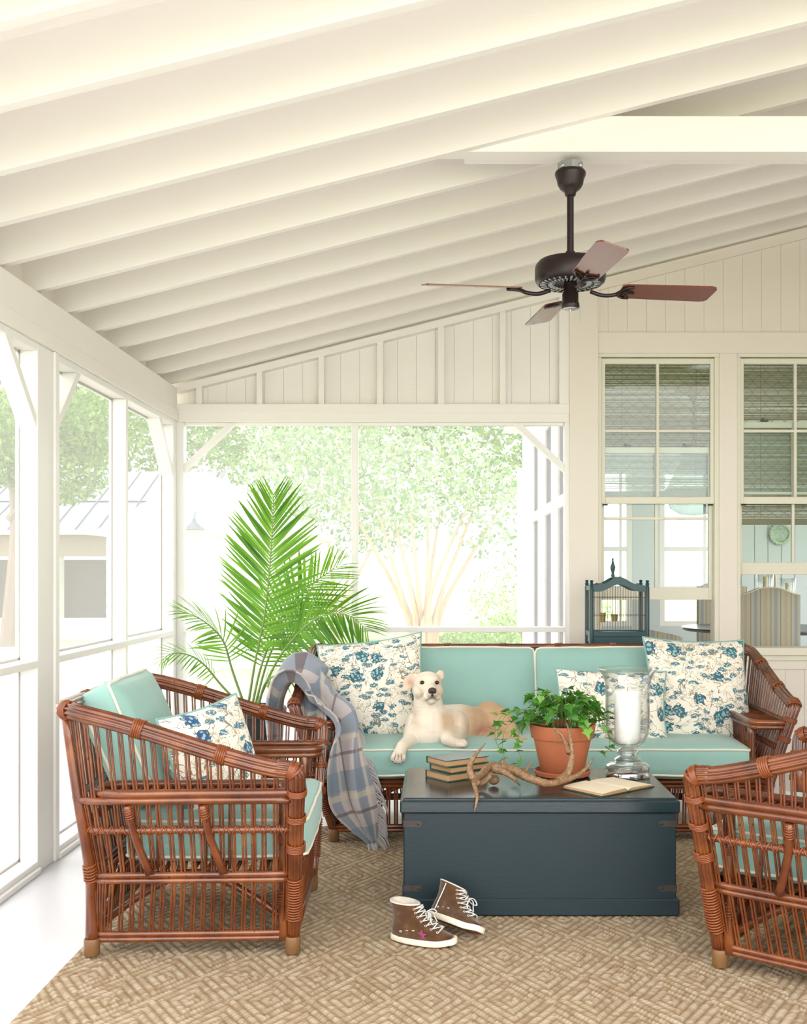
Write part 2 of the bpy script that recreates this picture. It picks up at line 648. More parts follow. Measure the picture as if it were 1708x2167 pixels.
def win(n, p0, p1, lower_top, lower_bot, lab):
    w = structure('window_%d' % n, lab)
    yo = YB + .03
    fw = 8
    def wp(name, a, c, q0, q1, y0, y1, mat='sash'):
        return bpart(name, bx(a), bx(c), bz(q1), bz(q0), y0, y1, mat, w)
    # frame
    wp('frame', p0 - 5, p0 + 6, 755.2, 1370, YB + .005, YB + .13)
    wp('frame', p1 - 6, p1 + 5, 755.2, 1370, YB + .005, YB + .13)
    wp('frame', p0 - 5, p1 + 5, 745, 755, YB + .005, YB + .13)
    # upper sash (outer track = towards the porch)
    def sash(name, q0, q1, y, top, bot, side, rows):
        a, c = p0 + 6, p1 - 6
        s = MB()
        def sp(a_, c_, r0, r1):
            s.bbox(((bx(a_) + bx(c_)) / 2, y + .018, (bz(r0) + bz(r1)) / 2), (bx(c_) - bx(a_), .036, abs(bz(r0) - bz(r1))), .003)
        sp(a, a + side, q0, q1); sp(c - side, c, q0, q1)
        sp(a + side, c - side, q0, q0 + top); sp(a + side, c - side, q1 - bot, q1)
        so = s.build(name, MAT['sash'], w)
        mid = (a + c) / 2
        m = MB()
        m.bbox(((bx(mid - 3) + bx(mid + 3)) / 2, y + .018, (bz(q0 + top) + bz(q1 - bot)) / 2), (bx(mid + 3) - bx(mid - 3), .028, abs(bz(q0 + top) - bz(q1 - bot))), .002)
        for r_ in rows:
            m.bbox(((bx(a + side) + bx(c - side)) / 2, y + .018, bz(r_)), (bx(c - side) - bx(a + side), .027, bz(0) - bz(6)), .002)
        m.build('muntin', MAT['sash'], so)
        xs = [a + side, mid, c - side]
        zs = [q0 + top] + list(rows) + [q1 - bot]
        for i in range(2):
            for j in range(len(zs) - 1):
                g = MB(); g.span(bx(xs[i]), bx(xs[i + 1]), y + .016, y + .019, bz(zs[j + 1]), bz(zs[j]))
                g.build('pane', MAT['pane'], so)
        return so
    sash('upper_sash', 757, 1066, YB + .02, 12, 15, 8, (911,))
    lo = sash('lower_sash', lower_top, lower_bot, YB + .066, 13, 26, 8, (lower_top + 152,))
    for k in (.25, .75):
        l = MB()
        xx = bx(lerp(p0, p1, k))
        l.bbox((xx, YB + .066, bz(lower_top) + .008), (.055, .022, .014), .003)
        l.ball((xx - .012, YB + .062, bz(lower_top) + .018), (.012, .012, .009), 8, 6)
        l.build('sash_lock', MAT['iron'], lo)
    for a in (p0 + 8, p1 - 20):
        l = MB(); l.bbox((bx(a + 6), YB + .02, bz(1068)), (.035, .012, .010), .002)
        l.build('sash_stop', MAT['iron'], w)
    return w
MAT['iron'] = plain('dark_iron', (.02, .02, .022), .45, .6, scale=30)
win(1, 1268, 1519, 944, 1270, 'double hung window with raised sash behind the birdcage')
win(2, 1562, W2, 890, 1216, 'double hung window at the right edge of the back wall')

# unseen walls that close the house side
b = MB(); b.span(XR, XR + .1, YF, YB, 0, 4.3)
as_structure(b.build('wall_right', MAT['house']), 'cream house wall beside the porch')

# ================================================================== OUTSIDE
MAT['lawn'] = plain('lawn_grass', (.42, .50, .22), .9, var=.35, scale=3, bump=.4)
MAT['gravel'] = plain('pale_drive', (.36, .335, .30), .9, var=.25, scale=2.5)
MAT['metal_roof'] = plain('grey_metal_roof', (.095, .12, .155), .4, .2, var=.06, scale=1)
MAT['siding'] = plain('white_siding', (.78, .78, .76), .6, var=.03, scale=2)
MAT['fascia'] = plain('tan_fascia', (.24, .20, .15), .7, var=.05)
MAT['bay_shade'] = plain('painted_bay_shade', (.055, .052, .05), .8)  # near-black colour stands for the shade inside the open bays
MAT['bark'] = plain('pale_peach_bark', (.50, .36, .26), .8, var=.25, scale=6, bump=.3)
MAT['bark2'] = plain('grey_bark', (.20, .16, .12), .9, var=.3, scale=8, bump=.4)

def leaf_mat(name, col, col2, trans=.45, flower=None):
    t = NT(name)
    t.t.nodes.remove(t.b)
    oi = t.n('ShaderNodeNewGeometry')
    rp = oi.outputs['Random Per Island']
    c = t.mix(rp, col, col2)
    if flower:
        f = t.math('GREATER_THAN', t.math('FRACT', t.math('MULTIPLY', rp, 37.7)), .86)
        c = t.mix(f, c, flower)
    df = t.n('ShaderNodeBsdfDiffuse', None, Color=c)
    tl = t.n('ShaderNodeBsdfTranslucent', None, Color=c)
    m = t.n('ShaderNodeMixShader', None, i0=trans, i1=df, i2=tl)
    t.t.links.new(m.outputs[0], t.out.inputs[0])
    return t.mat
MAT['leaf_myrtle'] = leaf_mat('myrtle_leaves', (.13, .27, .12), (.38, .50, .28), .42, (.85, .70, .70))
MAT['leaf_dark'] = leaf_mat('oak_leaves', (.07, .19, .04), (.28, .42, .13), .42)
MAT['leaf_bush'] = leaf_mat('bush_leaves', (.16, .32, .09), (.42, .58, .22), .4)

GZ = -.40
b = MB(); b.box((0, 40, GZ - .1), (160, 130, .2))
as_structure(b.build('ground', MAT['lawn']), 'sunlit lawn around the porch')
b = MB(); b.span(-40, -4.0, 17, 25.5, GZ, GZ + .02)
as_structure(b.build('driveway', MAT['gravel']), 'pale drive in front of the garage')
b = MB(); b.span(-9, 9, -6, 14.5, GZ, GZ + .015)
as_structure(b.build('path', MAT['gravel']), 'pale paved yard around the porch')
# porch skirt below the floor
b = MB(); b.span(XL - .12, XR, YB + .02, YB + .10, GZ, -.02); b.span(XL - .12, XL - .03, YF, YB, GZ, -.10)
as_structure(b.build('porch_skirt', MAT['white']))

def crown_mesh(mb, blobs, n, size, seed):
    rr = random.Random(seed)
    tot = sum(b_[1][0] * b_[1][1] * b_[1][2] for b_ in blobs)
    for c, r_ in blobs:
        k = int(n * r_[0] * r_[1] * r_[2] / tot)
        for _ in range(k):
            while True:
                p = Vector((rr.uniform(-1, 1), rr.uniform(-1, 1), rr.uniform(-1, 1)))
                if .25 < p.length < 1:
                    break
            p = Vector(c) + Vector((p.x * r_[0], p.y * r_[1], p.z * r_[2]))
            s = size * rr.uniform(.6, 1.3)
            q = Quaternion((rr.gauss(0, 1), rr.gauss(0, 1), rr.gauss(0, 1), rr.gauss(0, 1))).normalized().to_matrix()
            mb.add([p + q @ Vector(v) for v in ((-s, 0, 0), (0, -s * .45, .1 * s), (s, 0, 0), (0, s * .45, .1 * s))], [(0, 1, 2, 3)])

def tree(name, label, base, stems, blobs, n, size, leaf, bark, seed, group='trees beyond the screens'):
    t = thing(name, label, 'tree', base, 0, group)
    for pts, r0, r1 in stems:
        path = catmull(pts, 5)
        m = MB(); m.tube(path, [lerp(r0, r1, i / (len(path) - 1)) for i in range(len(path))], 7)
        m.build('stem', MAT[bark], t, smooth=True)
    m = MB(); crown_mesh(m, blobs, n, size, seed)
    o = m.build('crown', MAT[leaf], t)
    o['kind'] = 'stuff'
    return t

# crape myrtle in the middle of the right-hand screen
rr = random.Random(3)
stems = []
for k in range(9):
    a = -1.0 + 2.0 * k / 8
    stems.append(([(a * .15, rr.uniform(-.12, .12), -.05), (a * .20, rr.uniform(-.15, .15), .8), (a * .42 + rr.uniform(-.1, .1), rr.uniform(-.4, .4), 1.5), (a * 1.2 + rr.uniform(-.15, .15), rr.uniform(-.9, .9), 2.9)], .085, .018))
tree('crape_myrtle', 'multi-stemmed pale barked tree centred in the larger screen opening', (-.30, 17, GZ), stems,
     [((-.3, 0, 3.3), (1.7, 1.5, .95)), ((-1.6, 0, 3.6), (1.3, 1.2, 1.1)), ((1.3, 0, 2.7), (1.1, 1.1, .75)), ((-1.2, 0, 4.7), (1.2, 1.2, .8))], 6000, .062, 'leaf_myrtle', 'bark', 11)
stems = [([(0, 0, 0), (a * .3, b_, 1.2), (a, b_ * 2, 2.6)], .09, .02) for a, b_ in ((-.8, .1), (-.2, -.2), (.5, .15), (1.0, -.1))]
tree('crape_myrtle', 'pale tree behind the palm fronds, left of the centre mullion', (-2.6, 26.5, GZ), stems,
     [((0, 0, 4.0), (2.6, 1.5, 1.9)), ((-.9, 0, 5.4), (1.6, 1.2, 1.1)), ((1.2, 0, 3.0), (1.2, 1.1, .9))], 5500, .085, 'leaf_myrtle', 'bark', 12)
stems = [([(0, 0, 0), (.1, .1, 3), (-.2, 0, 6)], .25, .08)]
tree('oak_tree', 'tall leafy tree rising behind the white outbuilding', (-4.4, 31, GZ), stems,
     [((0, 0, 6.3), (3.0, 2, 1.9)), ((3, 0, 6.5), (2.0, 1.6, 1.6)), ((5.3, 0, 5.4), (2.6, 1.6, 1.8))], 9000, .12, 'leaf_dark', 'bark2', 13)
tree('oak_tree', 'overhanging leafy tree seen over the garage roof', (-10.2, 25, GZ), [([(0, 0, 0), (.15, .1, 3), (-.1, 0, 5.2)], .2, .06), ([(0, 0, 3.0), (.8, 0, 3.9), (1.6, 0, 5.0)], .09, .03)],
     [((.2, 0, 4.9), (1.6, 1.2, 1.2)), ((1.2, 0, 4.2), (1.2, 1, .9)), ((2.1, 0, 5.3), (1.3, 1, .9))], 8000, .085, 'leaf_dark', 'bark2', 14)
tree('oak_tree', 'broad dark tree standing behind the garage roof', (-12.0, 40, GZ), [([(0, 0, 0), (.2, .1, 4), (-.2, 0, 8)], .35, .1)],
     [((-3.5, 0, 7.2), (3.4, 1.6, 2.6)), ((.5, 0, 7.8), (3.6, 1.6, 2.8)), ((3.0, 0, 5.8), (2.4, 1.4, 1.9)), ((-6.5, 0, 6.6), (3.0, 1.6, 2.4))], 11000, .15, 'leaf_dark', 'bark2', 15)
for i, (bx_, by_, w_, h_, lab) in enumerate(((1.15, 16.5, .85, 1.0, 'rounded green shrub beside the house screens'), (.35, 18.5, .7, .7, 'low green shrub right of the pale trunks'), (-1.5, 20, .7, .45, 'low shrub left of the pale trunks'), (1.9, 21, 1.5, 1.9, 'tall pale green shrub at the far edge of the lawn'))):
    s = thing('shrub', lab, 'shrub', (bx_, by_, GZ), 0, 'shrubs on the lawn')
    m = MB(); crown_mesh(m, [((0, 0, h_ * .55), (w_, w_ * .8, h_ * .6))], 2200, .05, 30 + i)
    o = m.build('foliage', MAT['leaf_bush'], s); o['kind'] = 'stuff'
    for k in range(5):
        m = MB(); a = k * 1.256
        m.tube([(0, 0, 0), (math.cos(a) * w_ * .3, math.sin(a) * w_ * .3, h_ * .6)], [.02, .008], 5)
        m.build('stem', MAT['bark2'], s)

# garage seen through the side screens
g = thing('garage', 'white garage with grey-blue metal roof and dark open bays', 'building', (-13.2, 28, GZ))
m = MB(); m.span(-9, 6.4, 0, 7, 0, .55); m.build('plinth', MAT['siding'], g)
m = MB(); m.span(-9, 6.4, .3, 7, .0, 2.1)
m.build('bay_shade_block', MAT['bay_shade'], g)  # dark block in place of the shaded garage interior
for x0, x1 in ((-9, -8.5), (-5.2, -4.8), (-1.2, -.8), (2.9, 3.15), (5.0, 6.4)):
    m = MB(); m.span(x0, x1, -.05, .3, 0, 2.2); m.build('pier', MAT['siding'], g)
m = MB(); m.span(-9, 6.4, -.1, .3, 2.18, 2.78); m.build('fascia', MAT['fascia'], g)
m = MB(); m.span(-9.3, 6.7, -.5, -.42, 2.74, 2.86); m.build('gutter', MAT['siding'], g)
m = MB()
m.add([(-9.4, -.45, 2.84), (6.8, -.45, 2.84), (6.8, 3.6, 4.75), (-9.4, 3.6, 4.75), (6.8, 7.6, 2.84), (-9.4, 7.6, 2.84)],
      [(0, 1, 2, 3), (3, 2, 4, 5), (0, 3, 5), (1, 4, 2)])
ro = m.build('roof', MAT['metal_roof'], g)
for k in range(28):
    m = MB(); x = -9.2 + k * .585
    m.tube([(x, -.45, 2.86), (x, 3.6, 4.77)], .018, 5); m.build('roof_seam', MAT['metal_roof'], ro)
m = MB(); m.tube([(-9.4, 1.4, 3.73), (6.8, 1.4, 3.73)], .02, 5); m.build('snow_rail', MAT['metal_roof'], ro)

# white outbuilding straight behind the palm
g = thing('outbuilding', 'white weatherboard outbuilding with a pale gable roof behind the palm', 'building', (-4.35, 19.5, GZ))
for k in range(13):
    m = MB(); m.bbox((0, 0, .1 + k * .2), (3.6, .05, .198), .01, Matrix.Rotation(R(-4), 3, 'X')); m.build('weatherboard', MAT['siding'], g)
m = MB(); m.span(-1.8, 1.8, .03, 4, 0, 2.6); m.build('wall', MAT['siding'], g)
m = MB(); m.add([(-2.05, -.3, 2.45), (2.05, -.3, 2.45), (2.05, 4.3, 2.45), (-2.05, 4.3, 2.45), (0, -.3, 3.6), (0, 4.3, 3.6)], [(0, 4, 5, 3), (1, 2, 5, 4), (0, 1, 4), (2, 3, 5), (0, 3, 2, 1)])
m.build('roof', MAT['siding'], g)
m = MB(); m.span(-.62, -.40, -.06, 0, .35, 2.0); m.build('shutter', MAT['metal_roof'], g)
m = MB(); m.tube([(-.1, -.02, 2.75), (-.1, -.30, 2.86), (-.1, -.42, 2.72)], .014, 6); m.lathe([(.03, 2.74), (.05, 2.66), (.21, 2.54), (.20, 2.53), (.04, 2.64)], (-.1, -.42, 0), 16)
m.build('barn_lamp', MAT['metal_roof'], g, smooth=True)

# ================================================================== THE DINING ROOM BEHIND THE WINDOWS
DF = .15
DY = 11.9
XD = 4.9
MAT['blue_board'] = painted('pale_blue_boards', (.55, .63, .64), .5)
MAT['dining_floor'] = plain('dining_floor', (.42, .36, .28), .4)
b = MB(); b.span(XH, XD, YB + .13, DY, DF - .1, DF)
as_structure(b.build('floor_dining', MAT['dining_floor']))
b = MB(); b.span(XH - .2, XD + .1, YB + .13, DY + .1, 2.95, 3.0)
as_structure(b.build('ceiling_dining', MAT['white']))
wr = structure('wall_dining_right', 'pale boarded end wall of the dining room')
for y0, y1, z0, z1 in ((YB, DY + .1, 0, .75), (YB, DY + .1, 2.55, 3.0), (YB, 8.2, .75, 2.55), (9.6, 9.9, .75, 2.55), (11.4, DY + .1, .75, 2.55)):  # unseen window openings, added to bring more daylight into the room
    b = MB(); b.span(XD, XD + .1, y0, y1, z0, z1); b.build('wall_panel', MAT['blue_board'], wr)
wd = structure('wall_dining_back', 'pale blue boarded wall of the dining room')
def dx(p):
    return (p - CX) * DY / FPX
def dpart(name, x0, x1, z0, z1, y0=DY, y1=DY + .1, mat='blue_board', par=None):
    b = MB(); b.bbox(((x0 + x1) / 2, (y0 + y1) / 2, (z0 + z1) / 2), (x1 - x0, y1 - y0, z1 - z0), .004)
    return b.build(name, MAT[mat], par or wd)
WX = [(dx(1240), dx(1338)), (dx(1396), dx(1540))]
dpart('wall_lower', XH, WX[1][1], DF, .78); dpart('wall_upper', XH, WX[1][1], 2.55, 2.95)
dpart('wall_pier', WX[0][1], WX[1][0], .78, 2.55)
dpart('wall_pier', XH - .05, WX[0][0], .78, 2.55)
x = WX[1][1]
while x < XD:
    dpart('board', x + .003, min(XD, x + .147), DF, 2.95)
    x += .15
dpart('board_backing', WX[1][1], XD, DF, 2.95, DY + .012, DY + .11)
for n, (x0, x1) in enumerate(WX):
    w = structure('window_%d' % (n + 3), 'bright dining room window')
    e = .06
    dpart('frame', x0, x0 + e, .78, 2.55, par=w, mat='white'); dpart('frame', x1 - e, x1, .78, 2.55, par=w, mat='white')
    dpart('frame', x0 + e, x1 - e, 2.49, 2.55, par=w, mat='white'); dpart('frame', x0 + e, x1 - e, .78, .84, par=w, mat='white')
    dpart('meeting_rail', x0 + e, x1 - e, 1.62, 1.67, par=w, mat='white')
    dpart('muntin', (x0 + x1) / 2 + .12, (x0 + x1) / 2 + .15, .84, 2.49, DY + .031, DY + .058, par=w, mat='white')
    dpart('muntin', x0 + e, x1 - e, 1.20, 1.23, DY + .03, DY + .06, par=w, mat='white')
    b = MB(); b.span(x0 + e, x1 - e, DY + .064, DY + .067, .84, 2.49); b.build('pane', MAT['pane'], w)
# side wall of the dining room, glazed, seen edge-on through the porch screen
def dark_screen():
    t = NT('dark_window_screen')
    t.t.nodes.remove(t.b)
    tr = t.n('ShaderNodeBsdfTransparent')
    df = t.n('ShaderNodeBsdfDiffuse', None, Color=(.115, .11, .14))
    nz = t.noise(t.coord('Object', (1, 60, 60)), 8, 2)
    m2 = t.n('ShaderNodeMixShader', None, i0=t.math('MULTIPLY_ADD', nz, .12, .80), i1=tr, i2=df)
    t.t.links.new(m2.outputs[0], t.out.inputs[0])
    return t.mat
MAT['dark_screen'] = dark_screen()
ws = structure('wall_dining_left', 'glazed side wall of the house seen through the porch screen')
def spart(name, y0, y1, z0, z1, x0=XH, x1=XH + .08, mat='white'):
    b = MB(); b.bbox(((x0 + x1) / 2, (y0 + y1) / 2, (z0 + z1) / 2), (x1 - x0, y1 - y0, z1 - z0), .004)
    return b.build(name, MAT[mat], ws)
spart('wall_lower', YB + .12, DY + .1, GZ, .62); spart('wall_upper', YB + .12, DY + .1, 2.62, 3.3)
ys = [YB + .12, 7.88, 8.265, 8.766, 9.33, 9.975, 10.55, DY + .1]
for i in range(0, len(ys), 2):
    spart('post', ys[i], ys[i + 1], .62, 2.62)
    if i + 2 < len(ys):
        spart('transom', ys[i + 1], ys[i + 2], 1.88, 1.97, XH - .01)
        for z0, z1 in ((.62, 1.88), (1.97, 2.62)):
            b = MB(); b.span(XH + .02, XH + .03, ys[i + 1], ys[i + 2], z0, z1); b.build('window_screen', MAT['dark_screen'], ws)

# ================================================================== RUG
def rug_mat():
    t = NT('seagrass_weave')
    uv = t.coord('Object')
    w = t.n('ShaderNodeAttribute', {'attribute_name': 'weave'}).outputs[0]
    n1 = t.noise(uv, 700, 2, .6)
    n3 = t.noise(uv, 2.2, 3)
    c = t.mix(t.math('MULTIPLY', n1, .45), w, (.20, .135, .07))
    c = t.mix(t.math('MULTIPLY', n3, .25), c, (.50, .41, .29))
    t.bump(n1, .5, .003)
    return t.fin(c, .85, spec=.2)
MAT['rug'] = rug_mat()

def build_rug():
    x0, x1, y0, y1 = -1.335, 2.55, 2.65, 5.80
    st = .0052
    nx, ny = int((x1 - x0) / st) + 1, int((y1 - y0) / st) + 1
    xs = np.linspace(x0, x1, nx); ys = np.linspace(y0, y1, ny)
    Xg, Yg = np.meshgrid(xs, ys)
    # rhombic lattice of concentric diamonds, about 3.5 ropes from centre to edge
    cw, ch, rings = .26, .40, 3.5
    u = ((Xg - x0) / cw) % 1.0 - .5
    v = ((Yg - y0) / ch) % 1.0 - .5
    d1 = np.abs(u) + np.abs(v)
    dd = np.where(d1 < .5, d1, 1.0 - d1)
    ph = dd * 2 * rings
    ridge = np.abs(np.sin(np.pi * ph)) ** .6
    sgn = np.sign(u) * np.sign(v)
    nrm = math.hypot(cw, ch)
    along = (Xg * cw - sgn * Yg * ch) / nrm
    frac = ph % 1.0
    stp = .0165
    sc = along / stp + (frac - .5) * .9
    stitch = .5 + .5 * np.cos(2 * np.pi * sc)
    z = .0035 + .0080 * ridge * (.60 + .40 * stitch)
    key = np.floor(sc) * 12.9898 + np.floor(ph) * 78.233 + np.floor((Xg - x0) / cw) * 3.7 + np.floor((Yg - y0) / ch) * 9.1 + sgn
    hsh = np.modf(np.abs(np.sin(key) * 43758.5453))[0]
    pal = np.array([[.34, .235, .13], [.48, .365, .235], [.58, .475, .335], [.68, .59, .46]])
    q_ = hsh * 2.999; qi = q_.astype(int); qf = (q_ - qi)[..., None]
    tint = pal[qi] * (1 - qf) + pal[np.minimum(qi + 1, 3)] * qf
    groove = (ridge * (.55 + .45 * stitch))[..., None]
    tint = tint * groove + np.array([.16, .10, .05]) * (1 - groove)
    rng = np.random.default_rng(5)
    z += rng.normal(0, .0005, z.shape)
    e = np.minimum(np.minimum(Xg - x0, x1 - Xg), np.minimum(Yg - y0, y1 - Yg))
    z = np.where(e < .02, .0085, z)
    z = np.where(e < .001, .0005, z)
    co = np.stack([Xg, Yg, z], -1).reshape(-1, 3).astype(np.float32)
    i = np.arange(nx * ny).reshape(ny, nx)
    q = np.stack([i[:-1, :-1], i[:-1, 1:], i[1:, 1:], i[1:, :-1]], -1).reshape(-1, 4).astype(np.int32)
    me = bpy.data.meshes.new('area_rug')
    me.vertices.add(len(co)); me.vertices.foreach_set('co', co.ravel())
    me.loops.add(q.size); me.loops.foreach_set('vertex_index', q.ravel())
    me.polygons.add(len(q))
    me.polygons.foreach_set('loop_start', np.arange(0, q.size, 4, dtype=np.int32))
    me.polygons.foreach_set('loop_total', np.full(len(q), 4, dtype=np.int32))
    me.materials.append(MAT['rug'])
    me.update(calc_edges=True)
    me.shade_smooth()
    at = me.color_attributes.new('weave', 'FLOAT_COLOR', 'POINT')
    at.data.foreach_set('color', np.concatenate([tint.reshape(-1, 3), np.ones((nx * ny, 1))], 1).astype(np.float32).ravel())
    o = bpy.data.objects.new('area_rug', me)
    COL.objects.link(o)
    tag(o, 'tan seagrass area rug woven in concentric diamonds on the porch floor', 'rug')
build_rug()
RUG = .0138

# ================================================================== RATTAN SEATING
def rattan_mat(name, dark=1.0):
    t = NT(name)
    co = t.coord('Object')
    big = t.noise(co, 9, 3)
    fine = t.noise(t.coord('Object', (90, 90, 9)), 3, 3)
    nodes = t.noise(t.coord('Object', (60, 60, 26)), 1.6, 1)
    c = t.ramp(big, [(.25, (.075, .0155, .0045)), (.5, (.158, .039, .009)), (.72, (.27, .078, .018))])
    c = t.mix(t.math('MULTIPLY', fine, .55), c, (.055, .013, .005))
    c = t.mix(t.math('GREATER_THAN', nodes, .74), c, (.03, .010, .005))
    t.bump(fine, .15, .002)
    return t.fin(c, .26, Coat_Weight=.5, Coat_Roughness=.12)
MAT['rattan'] = rattan_mat('stained_rattan')
MAT['wrap'] = plain('rattan_wrapping', (.19, .047, .0105), .30, var=.35, scale=40)
MAT['ferrule'] = plain('worn_wooden_foot', (.17, .085, .032), .4, var=.2, scale=20)

def wraps(mb, path, i0, i1, r, turns, th=.0035):
    """cane strip bound round a path between two indices (fractional)"""
    def at(t):
        t = max(0, min(len(path) - 1.001, t)); k = int(t)
        return path[k].lerp(path[k + 1], t - k)
    n = turns * 10
    p = []
    for k in range(n + 1):
        f = k / n
        t = lerp(i0, i1, f)
        c = at(t); tg = (at(t + .05) - at(t - .05)).normalized()
        up = Vector((0, 0, 1)) if abs(tg.z) < .9 else Vector((1, 0, 0))
        a = (up - tg * up.dot(tg)).normalized(); b_ = tg.cross(a)
        an = 2 * math.pi * turns * f
        p.append(c + (a * math.cos(an) + b_ * math.sin(an)) * r)
    mb.tube(p, th, 5)

def rattan_seat(name, label, W, D, loc, rotz, group=None):
    """local axes: x across, +y to the back, sitter faces -y"""
    cat = 'sofa' if W > 1.5 else 'armchair'
    root = thing(name, label, cat, loc, rotz, group)
    F, LEAN, ZT0, ZT1, ZA, ZS, ZL = .17, .10, .69, .90, .585, .305, .075
    if W > 1.5:
        F, ZT0, ZT1 = .20, .70, .925
    hx = W / 2
    rm = MAT['rattan']
    def out(z):
        return F * max(0, z - .08) / (ZT0 - .08) if z < ZT0 else F
    def lean(z):
        return 0 if z < .32 else LEAN * (z - .32) / (ZT1 - .32)
    # ---- plan outline at height z: from right front, round the back, to left front
    RC = .13
    def outline(z, n=14):
        o_, l_ = out(z), lean(z)
        f0 = -.03 * (z / ZT0)
        yb = D + l_
        xo = hx + o_
        r_ = RC * min(1, .3 + z)
        P_ = [Vector((xo, f0, z))]
        for k in range(1, 9):
            P_.append(Vector((xo, lerp(f0, yb - r_, k / 8), z)))
        for k in range(1, 8):
            a = math.pi / 2 * k / 8
            P_.append(Vector((xo - r_ + r_ * math.cos(a), yb - r_ + r_ * math.sin(a), z)))
        m_ = n
        for k in range(m_ + 1):
            P_.append(Vector((lerp(xo - r_, -xo + r_, k / m_), yb, z)))
        for k in range(1, 8):
            a = math.pi / 2 * (1 + k / 8)
            P_.append(Vector((-xo + r_ + r_ * math.cos(a), yb - r_ + r_ * math.sin(a), z)))
        for k in range(0, 9):
            P_.append(Vector((-xo, lerp(yb - r_, f0, k / 8), z)))
        return P_
    def arclen(P_):
        L = [0]
        for i in range(1, len(P_)):
            L.append(L[-1] + (P_[i] - P_[i - 1]).length)
        return L
    def sample(P_, L, f):
        d = f * L[-1]
        for i in range(1, len(P_)):
            if L[i] >= d:
                t = (d - L[i - 1]) / max(1e-9, L[i] - L[i - 1])
                return P_[i - 1].lerp(P_[i], t)
        return P_[-1].copy()
    def topz(y):
        t = sstep(0, D + LEAN - .06, y) * .35 + .65 * max(0, min(1, y / (D + LEAN - .08)))
        return lerp(ZT0, ZT1, t)
    top = outline(ZT0 + .1)
    yt = D + LEAN
    top = [Vector((p.x, p.y, topz(p.y))) for p in top]
    # ---- top rail bundle
    RB = .031
    m = MB()
    dense = catmull(top, 3)
    m.tube(dense, RB, 40, scallop=10, depth=.30)
    tr = m.build('top_rail', rm, root, smooth='all')
    nd = len(dense)
    marks = [3 * 3, 6.2 * 3, 12 * 3, nd - 1 - 9, nd - 1 - 6.2 * 3, nd - 1 - 36]
    if W > 1.5:
        for k in range(1, 7):
            marks.append(16 * 3 + k * 2 * 3)
    else:
        marks += [nd / 2 - 8, nd / 2 + 8]
    for mk in marks:
        b_ = MB()
        seg = (dense[min(nd - 1, int(mk) + 1)] - dense[int(mk)]).length
        dl = .018 / max(seg, 1e-4)
        wraps(b_, dense, mk - dl, mk + dl, RB + .001, 5, .0045)
        b_.build('binding', MAT['wrap'], tr, smooth='all')
    # ---- front legs: bundle leaning outwards from the foot, bent over into the top rail
    for s_ in (1, -1):
        foot = Vector((s_ * hx, 0, .055))
        bend = Vector((s_ * (hx + F), -.03, ZT0))
        path = [foot.lerp(bend, t) for t in (0, .2, .4, .6, .8, .93)]
        path += [bend + Vector((0, .004, -.008)), bend + Vector((0, .03, .008)), bend + Vector((0, .07, .012))]
        path = catmull(path, 3)
        rs = [lerp(.023, .030, min(1, i / (len(path) * .6))) for i in range(len(path))]
        m = MB(); m.tube(path, rs, 40, scallop=10, depth=.30)
        lg = m.build('front_leg', rm, root, smooth='all')
        for t0, t1, tn in ((.1 * 18, 5.6, 16), (8.0, 8.7, 5), (10.6, 11.1, 4), (13.3, 14.0, 5), (18.2, 20.8, 9)):
            b_ = MB(); wraps(b_, path, t0, t1, .0325 if t0 > 4 else .028, tn, .004)
            b_.build('binding', MAT['wrap'], lg, smooth='all')
        # inner post
        m = MB()
        ip = [Vector((s_ * (hx - .006), .035, z)) for z in (.05, .2, .4, ZA + .03)]
        m.tube(catmull(ip, 3), .022, 12)
        po = m.build('inner_post', rm, root, smooth='all')
        for w0, w1 in ((.85, 1.15), (2.0, 2.12)):
            b_ = MB(); wraps(b_, ip, w0, w1, .0235, 5, .0035)
            b_.build('binding', MAT['wrap'], po, smooth='all')
        m = MB(); m.lathe([(0, 0), (.024, 0), (.0275, .004), (.029, .055), (.027, .062), (0, .062)], (s_ * hx, .004, 0), 14)
        m.build('foot', MAT['ferrule'], lg, smooth=True, label='worn tan wooden foot')
        # back leg
        bl = [Vector((s_ * hx, D, .05)), Vector((s_ * (hx + .0), D + .0, .2)), Vector((s_ * (hx + out(.34)) - s_ * .01, D - .01, .34)),
              Vector((s_ * (hx + out(.58) - .03), D + lean(.58) - .03, .58)), Vector((s_ * (hx + F - .05), D + LEAN - .045, ZT1 - .02))]
        m = MB(); blp = catmull(bl, 4); m.tube(blp, [lerp(.024, .017, i / (len(blp) - 1)) for i in range(len(blp))], 12)
        bo = m.build('back_leg', rm, root, smooth='all')
        b_ = MB(); wraps(b_, blp, 6.6, 8.2, .0235, 6, .0035); b_.build('binding', MAT['wrap'], bo, smooth='all')
        m = MB(); m.lathe([(0, 0), (.024, 0), (.0275, .004), (.029, .055), (.027, .062), (0, .062)], (s_ * hx, D, 0), 14)
        m.build('foot', MAT['ferrule'], bo, smooth=True, label='worn tan wooden foot')
    # ---- rails round the frame
    def ring(z, r, name_, closed_front=True, shift=0.0):
        P_ = outline(z)
        P_ = [p + Vector((0, 0, shift)) for p in P_]
        m = MB()
        if closed_front:
            m.tube(P_ , r, 8, closed=True)
        else:
            m.tube(P_, r, 8)
        return m.build(name_, rm, root, smooth='all'), P_
    ring(ZL, .012, 'bottom_rail'); ring(ZL - .019, .011, 'bottom_rail')
    ring(ZS, .0115, 'seat_rail'); ring(ZS - .022, .0115, 'seat_rail')
    ring(ZA, .0145, 'arm_rail', False)
    br, Pb = ring(.475, .013, 'braided_rail', False)
    Lb = arclen(Pb)
    nb = int(Lb[-1] / .018)
